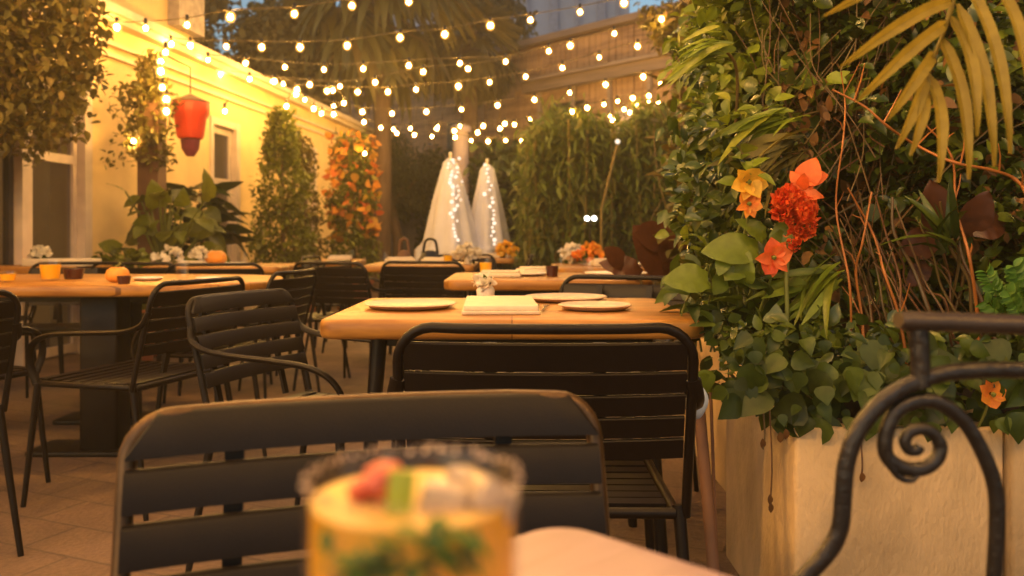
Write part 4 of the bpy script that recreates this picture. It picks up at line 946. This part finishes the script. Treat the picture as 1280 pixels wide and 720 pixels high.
fan_palm(585, 16.2, Zp(60, 16.2), 1.1, 'smaller fan palm half hidden behind the upper bulbs', leaf_far)
# dark undergrowth filling behind
bm = thing('bamboo_hedge', 'tall bamboo hedge behind the tables right of the closed parasols', 'bamboo', (1.4, 11.5, 0))
o0 = np.array(bm.location); pos = []
canes = MB()
for k in range(100):
    px = U3(655, 850); d = U3(10.6, 12.2); top = Zp(165+12*math.sin(px*.06)-(px-650)*.10+U3(-10, 14), d); b0 = Vector((X(px, d), d, .0)); b1 = Vector((X(px+U3(-10, 10), d), d+U3(-.1, .1), top)); canes.tube([b0-Vector(o0), (b0+b1)/2-Vector(o0)+Vector((U3(-.04, .04), 0, 0)), b1-Vector(o0)], .014, 6)
    for j in range(44):
        t_ = U3(.12, 1.03)**.75; c = b0.lerp(b1, t_); pos.append(np.array(c)-o0)
canes.build('canes', bamboo_m, bm)
p, d_, u = clusters(pos, 6, .08, (0, -.1, -.6)); leaves('foliage', 'bamboo', p, d_, u, rng.uniform(.10, .22, len(p)), leaf_bamboo, bm, .5)
hb = thing('back_hedge', 'dark leafy hedge at the far end behind the bamboo', 'hedge', (1.2, 14, 0)); o0 = np.array(hb.location); pts = []
for k in range(1700): px = U3(400, 850); d = U3(13.2, 15.0) if px > 600 else U3(15.8, 17); pts.append(np.array([X(px, d), d, U3(.1, Zp(190 if px > 600 else 205+18*math.sin(px*.09), d))])-o0)
pts = [q for q in pts if not (465 < 640+F*(q[0]+o0[0])/(q[1]+o0[1]) < 528 and q[2] < 1.45)]
p, d_, u = clusters(pts, 8, .12, (0, -.1, 0)); leaves('foliage', 'ovate', p, d_, u, rng.uniform(.12, .22, len(p)), leaf_dark, hb)

# ================================================================ PARASOLS
def parasol(px, d, ptop, wpx, label, ph=0):
    t = thing('closed_parasol', label, 'parasol', (X(px, d), d, 0), 0, 'closed white parasols'); zt = Zp(ptop, d); R = wpx/2/F*d
    m = MB(); prof = [(.04, zt), (.10, zt-.06), (R*.50, zt-.55), (R*.76, zt-1.15), (R*.97, .78), (R, .62), (R*.93, .60)]
    prof = prof[::-1]; m.lathe(prof, 64, mod=lambda a, z: 1+(.11*math.sin(a*8+ph)+.05*math.sin(a*3+ph))*min(1, (zt-z)/1.0), cap=(True, True)); m.build('canopy', white_cloth, t)
    m = MB(); m.tube([(0, 0, 0), (0, 0, zt+.08)], .022, 10); m.build('pole', trim_m, t)
    m = MB(); m.lathe([(.3, 0), (.3, .06), (.06, .09), (.04, .3)], 24); m.build('base', metal_dark, t)
    m = MB(); m.lathe([(.02, zt+.05), (.025, zt+.07), (.01, zt+.09)], 12); m.build('finial', white_plate, t)
parasol(563, 11.6, 198, 84, 'left closed white parasol with fairy lights down its fold')
parasol(609, 11.9, 206, 70, 'middle closed white parasol with fairy lights', 1.2)
def ico(r=1):
    bmn = MB(); bmn.lathe([(r*math.cos(a), r*math.sin(a)) for a in [-PI/2*.98+PI*.98*k/6 for k in range(7)]], 8); return bmn
def fairy(px0, px1, py0, py1, d, n, label):
    t = thing('fairy_lights', label, 'string lights', P(px0, py0, d), 0, 'fairy lights on the parasols'); o0 = Vector(t.location); pts = []
    for i in range(n):
        a = i/(n-1); pts.append(P(px0+(px1-px0)*a+random.gauss(0, 2.8), py0+(py1-py0)*a, d-.1-.36*a)-o0)
    m = MB(); m.tube(pts, .004, 5); m.build('cord', cord_pale, t)
    b0 = ico(.022 if True else 0).build('bulb', mini_m, t); b0.location = pts[0]
    for q in pts[1:]:
        c = b0.copy(); col.objects.link(c); c.parent = t; c.location = q; s = U3(.6, 1.3); c.scale = (s, s, s)
fairy(562, 571, 200, 300, 11.6, 22, 'fairy lights running down the left closed parasol')
fairy(572, 575, 198, 250, 11.65, 10, 'short second row of fairy lights near the top of the left parasol')
fairy(607, 619, 206, 305, 11.85, 20, 'fairy lights running down the middle closed parasol')

# ================================================================ STRING LIGHTS
BR = .030
bulb_src = None
def strand(pix, dl, dr, label, rad=BR, mat=bulb_m, ext=((-1, 0), (1, 0)), name='string_lights', group='strings of warm bulbs over the alley', drop=.05):
    """pix: bulbs as seen; the strand hangs in a vertical plane between the left wall (depth dl) and right post (depth dr)"""
    global bulb_src
    pts = []
    for (x, y) in pix:
        a = (x-150)/(880-150); pts.append(P(x, y, dl+(dr-dl)*a))
    o0 = pts[0].copy(); t = thing(name, label, 'string lights', o0, 0, group)
    cord = [p-o0+Vector((0, 0, drop)) for p in pts]
    a0 = [Vector(e) for e in ([ext[0]] if ext and ext[0] else [])]
    ends = []
    if ext[0]: cord = [P(ext[0][0], ext[0][1], dl+(dr-dl)*((ext[0][0]-150)/730))-o0]+cord
    if ext[1]: cord = cord+[P(ext[1][0], ext[1][1], dl+(dr-dl)*((ext[1][0]-150)/730))-o0]
    m = MB(); m.tube(bez(cord, 4), .0045, 5); m.build('cord', cord_m, t)
    bs = None
    for p in pts:
        if bs is None:
            if bulb_src is None: bulb_src = (ico(1.0).build('bulb', halo_m), ico(.5).build('filament', bulb_m))
            else: bulb_src = tuple(bulb_src)
            mm = MB(); mm.lathe([(.013, -.02), (.015, 0), (.015, .028), (.008, .034)], 8); so = mm.build('socket', black_m, t); sk = so
            bs = True
        else: sk = so.copy(); col.objects.link(sk); sk.parent = t
        if bulb_src[0].parent is None: b_, fl = bulb_src
        else:
            b_ = bulb_src[0].copy(); fl = bulb_src[1].copy(); col.objects.link(b_); col.objects.link(fl)
        b_.parent = t; fl.parent = b_
        s = rad*U3(.82, 1.15); b_.location = p-o0+Vector((0, 0, -.008)); b_.scale = (s*1.3, s*1.3, s*1.45); sk.location = p-o0+Vector((0, 0, .042))
    return t
S = [
 ([(112, 6), (146, 33), (182, 34), (234, 30), (288, 20), (368, 16), (440, 6), (511, 1)], 6.9, 6.6, (100, 20), (560, -20), 'topmost string of bulbs, crossing the upper left'),
 ([(214, 54), (238, 56), (283, 57), (327, 58), (375, 58), (434, 56), (500, 46), (556, 42), (613, 31), (663, 24), (725, 14), (780, 3)], 7.9, 8.3, (196, 46), (850, -14), 'second string from the top, rising to the sky gap'),
 ([(260, 74), (307, 78), (356, 83), (405, 86), (454, 85), (511, 81), (575, 78), (632, 76), (686, 63), (713, 56), (768, 41), (827, 23)], 8.6, 9.0, (215, 60), (885, 2), 'third string from the top, ending beside the timber wall'),
 ([(275, 92), (312, 98), (343, 101), (387, 105), (425, 107), (469, 102), (529, 89), (585, 85)], 9.3, 9.8, (240, 84), (640, 72), 'fourth string, short run from the wall to the palm'),
 ([(409, 113), (447, 114), (485, 114), (520, 111), (573, 107), (612, 102), (657, 95), (703, 84), (749, 71), (797, 57), (865, 41), (887, 31)], 9.9, 9.4, (350, 104), (905, 18), 'fifth string, swinging up to the hedge top'),
 ([(381, 124), (417, 132), (453, 139), (490, 141), (533, 139), (577, 136), (622, 131), (668, 124), (712, 115), (757, 105), (804, 95), (856, 102)], 10.8, 10.4, (350, 104), (880, 84), 'sixth string, below the middle of the timber wall'),
 ([(455, 152), (476, 159), (492, 161), (513, 160), (546, 160), (568, 163), (604, 157), (631, 154), (643, 155), (662, 149), (690, 147), (715, 139), (734, 134), (755, 130), (772, 126), (791, 122), (811, 119), (826, 104), (881, 97)], 12.6, 11.6, (420, 138), (895, 84), 'seventh string, long low sag over the parasols'),
 ([(496, 166), (518, 168), (540, 170), (569, 171), (589, 175), (610, 176), (632, 175), (651, 175), (675, 173), (688, 166), (712, 165), (739, 156), (766, 150), (787, 140), (800, 138), (812, 134)], 14.0, 12.4, (440, 146), (850, 112), 'lowest string, just above the parasol tips'),
 ([(340, 101), (354, 104), (371, 111), (358, 132), (370, 117), (392, 135), (402, 141), (417, 142), (430, 128), (416, 112)], 9.8, 9.8, (330, 96), (424, 100), 'bunched string of bulbs looped at the wall top left of the palm'),
 ([(201, 76), (207, 64), (201, 88), (203, 108), (208, 123), (208, 138)], 6.75, 6.75, (214, 50), (212, 150), 'short string hanging down the wall beside the brown post'),
 ([(823, 128), (812, 127), (796, 131), (780, 136), (762, 145), (746, 152), (728, 160), (700, 160), (672, 167), (625, 160), (597, 165), (575, 157), (547, 157)], 13.2, 12.6, (840, 110), (520, 150), 'faint string tangled with the lowest one'),
]
for (pix, dl, dr, e0, e1, lab) in S: strand(pix, dl, dr, lab, ext=(e0, e1))
# single lamps on the wall and in shrubs
for (px, py, d, lab) in ((167, 175, 6.9, 'single bulb on the wall left of the brown post'), (281, 138, 8.3, 'single bulb at the corner right of the red lantern'), (456, 191, 10.6, 'bulb inside the orange lit shrub'), (418, 232, 11.3, 'bulb low on the wall between the last two shrubs')):
    strand([(px, py)], d, d, lab, ext=((px+2, py-8), (px+4, py-13)), name='wall_bulb', group='single bulbs by the wall')
# white garden lights on stalk
t = thing('garden_light', 'pair of small white lamps on a thin stalk before the bamboo', 'lamp', (X(738, 8.8), 8.8, 0)); 
m = MB(); m.tube([(0, 0, 0), (0, 0, Zp(274, 8.8))], .008, 6); m.build('stalk', black_m, t)
for dx in (-.035, .04): o = ico(.026).build('lamp_head', white_led, t); o.location = (dx, 0, Zp(273, 8.8))
m = MB(); q = P(752, 262, 10.3); r_ = P(772, 180, 10.3); m.tube([(q.x, q.y, 0), q, r_], .018, 7); o = m.build('bamboo_pole', bamboo_m); tag(o, 'leaning bamboo pole carrying a lamp at its tip', 'pole')
o = ico(.03); o = o.build('pole_lamp', mini_m, loc=r_+Vector((0, 0, .03))); tag(o, 'small lamp at the tip of the leaning bamboo pole', 'lamp')
# overhead strings above the viewer (they light the foreground)
def overhead(y, x0, x1, z, n, label, sag=.18):
    t = thing('string_lights', label, 'string lights', (0, y, z), 0, 'strings of warm bulbs over the viewer'); pts = [Vector((x0+(x1-x0)*i/(n-1), 0, -sag*(1-(2*i/(n-1)-1)**2))) for i in range(n)]
    m = MB(); m.tube([q+Vector((0, 0, .05)) for q in pts], .0045, 5); m.build('cord', cord_m, t); b0 = ico(BR).build('bulb', bulb_near, t); b0.location = pts[0]
    for q in pts[1:]: c = b0.copy(); col.objects.link(c); c.parent = t; c.location = q
overhead(.0, -2.6, 2.2, 2.75, 9, 'string of bulbs right above the viewer')
overhead(1.9, -3.2, .6, 2.75, 8, 'string of bulbs above the near chairs, over the frame')
overhead(4.0, -3.2, .9, 2.95, 7, 'string of bulbs above the oval table, over the frame')

# haze added round the whole courtyard to imitate the bulbs' golden lens glow
hz = MB(); hz.box((-75, -35, -1.5), (75, 100, 16)); hz = hz.build('haze', None, smooth=False); tag(hz, kind='stuff')
hm = bpy.data.materials.new('lens_glow_haze'); hm.use_nodes = True; nt = hm.node_tree; nt.nodes.clear()
pv = N(nt, 'ShaderNodeVolumePrincipled'); pv.inputs['Color'].default_value = (.97, .93, .85, 1); pv.inputs['Density'].default_value = .005; pv.inputs['Anisotropy'].default_value = .3
o = N(nt, 'ShaderNodeOutputMaterial'); nt.links.new(pv.outputs[0], o.inputs['Volume']); hz.data.materials.append(hm)
# ================================================================ CAMERA / WORLD
cam = bpy.data.cameras.new('camera'); co = bpy.data.objects.new('camera', cam); col.objects.link(co); sc.camera = co
co.location = (0, 0, H); co.rotation_euler = (PI/2, 0, 0); cam.sensor_width = 36; cam.lens = 36*F/1280; cam.shift_y = -65/1280; cam.clip_start = .02; cam.clip_end = 300
cam.dof.use_dof = True; cam.dof.focus_distance = 1.75; cam.dof.aperture_fstop = 4.4; cam.dof.aperture_blades = 0
wd_ = bpy.data.worlds.new('World'); sc.world = wd_; wd_.use_nodes = True; nt = wd_.node_tree
sky = N(nt, 'ShaderNodeTexSky', sky_type='NISHITA'); sky.sun_disc = False; sky.sun_elevation = math.radians(8); sky.sun_rotation = math.radians(215); sky.air_density = 1.3; sky.ozone_density = 3
nt.links.new(sky.outputs[0], nt.nodes['Background'].inputs[0]); nt.nodes['Background'].inputs[1].default_value = .065
sun = bpy.data.lights.new('sun', 'SUN'); so = bpy.data.objects.new('sun', sun); col.objects.link(so); sun.energy = .03; sun.angle = math.radians(12); sun.color = (1, .8, .6)
so.rotation_euler = (math.radians(78), 0, math.radians(215-180))
sc.view_settings.view_transform = 'Standard'; sc.view_settings.look = 'None'; sc.view_settings.exposure = 1.82; sc.view_settings.gamma = 1
sc.render.engine = 'CYCLES'; cy = sc.cycles; cy.use_denoising = True; cy.volume_bounces = 0;  cy.max_bounces = 6; cy.diffuse_bounces = 3; cy.glossy_bounces = 3; cy.transmission_bounces = 6; cy.transparent_max_bounces = 8; cy.sample_clamp_indirect = 4; cy.use_light_tree = True; cy.caustics_refractive = False; cy.caustics_reflective = False
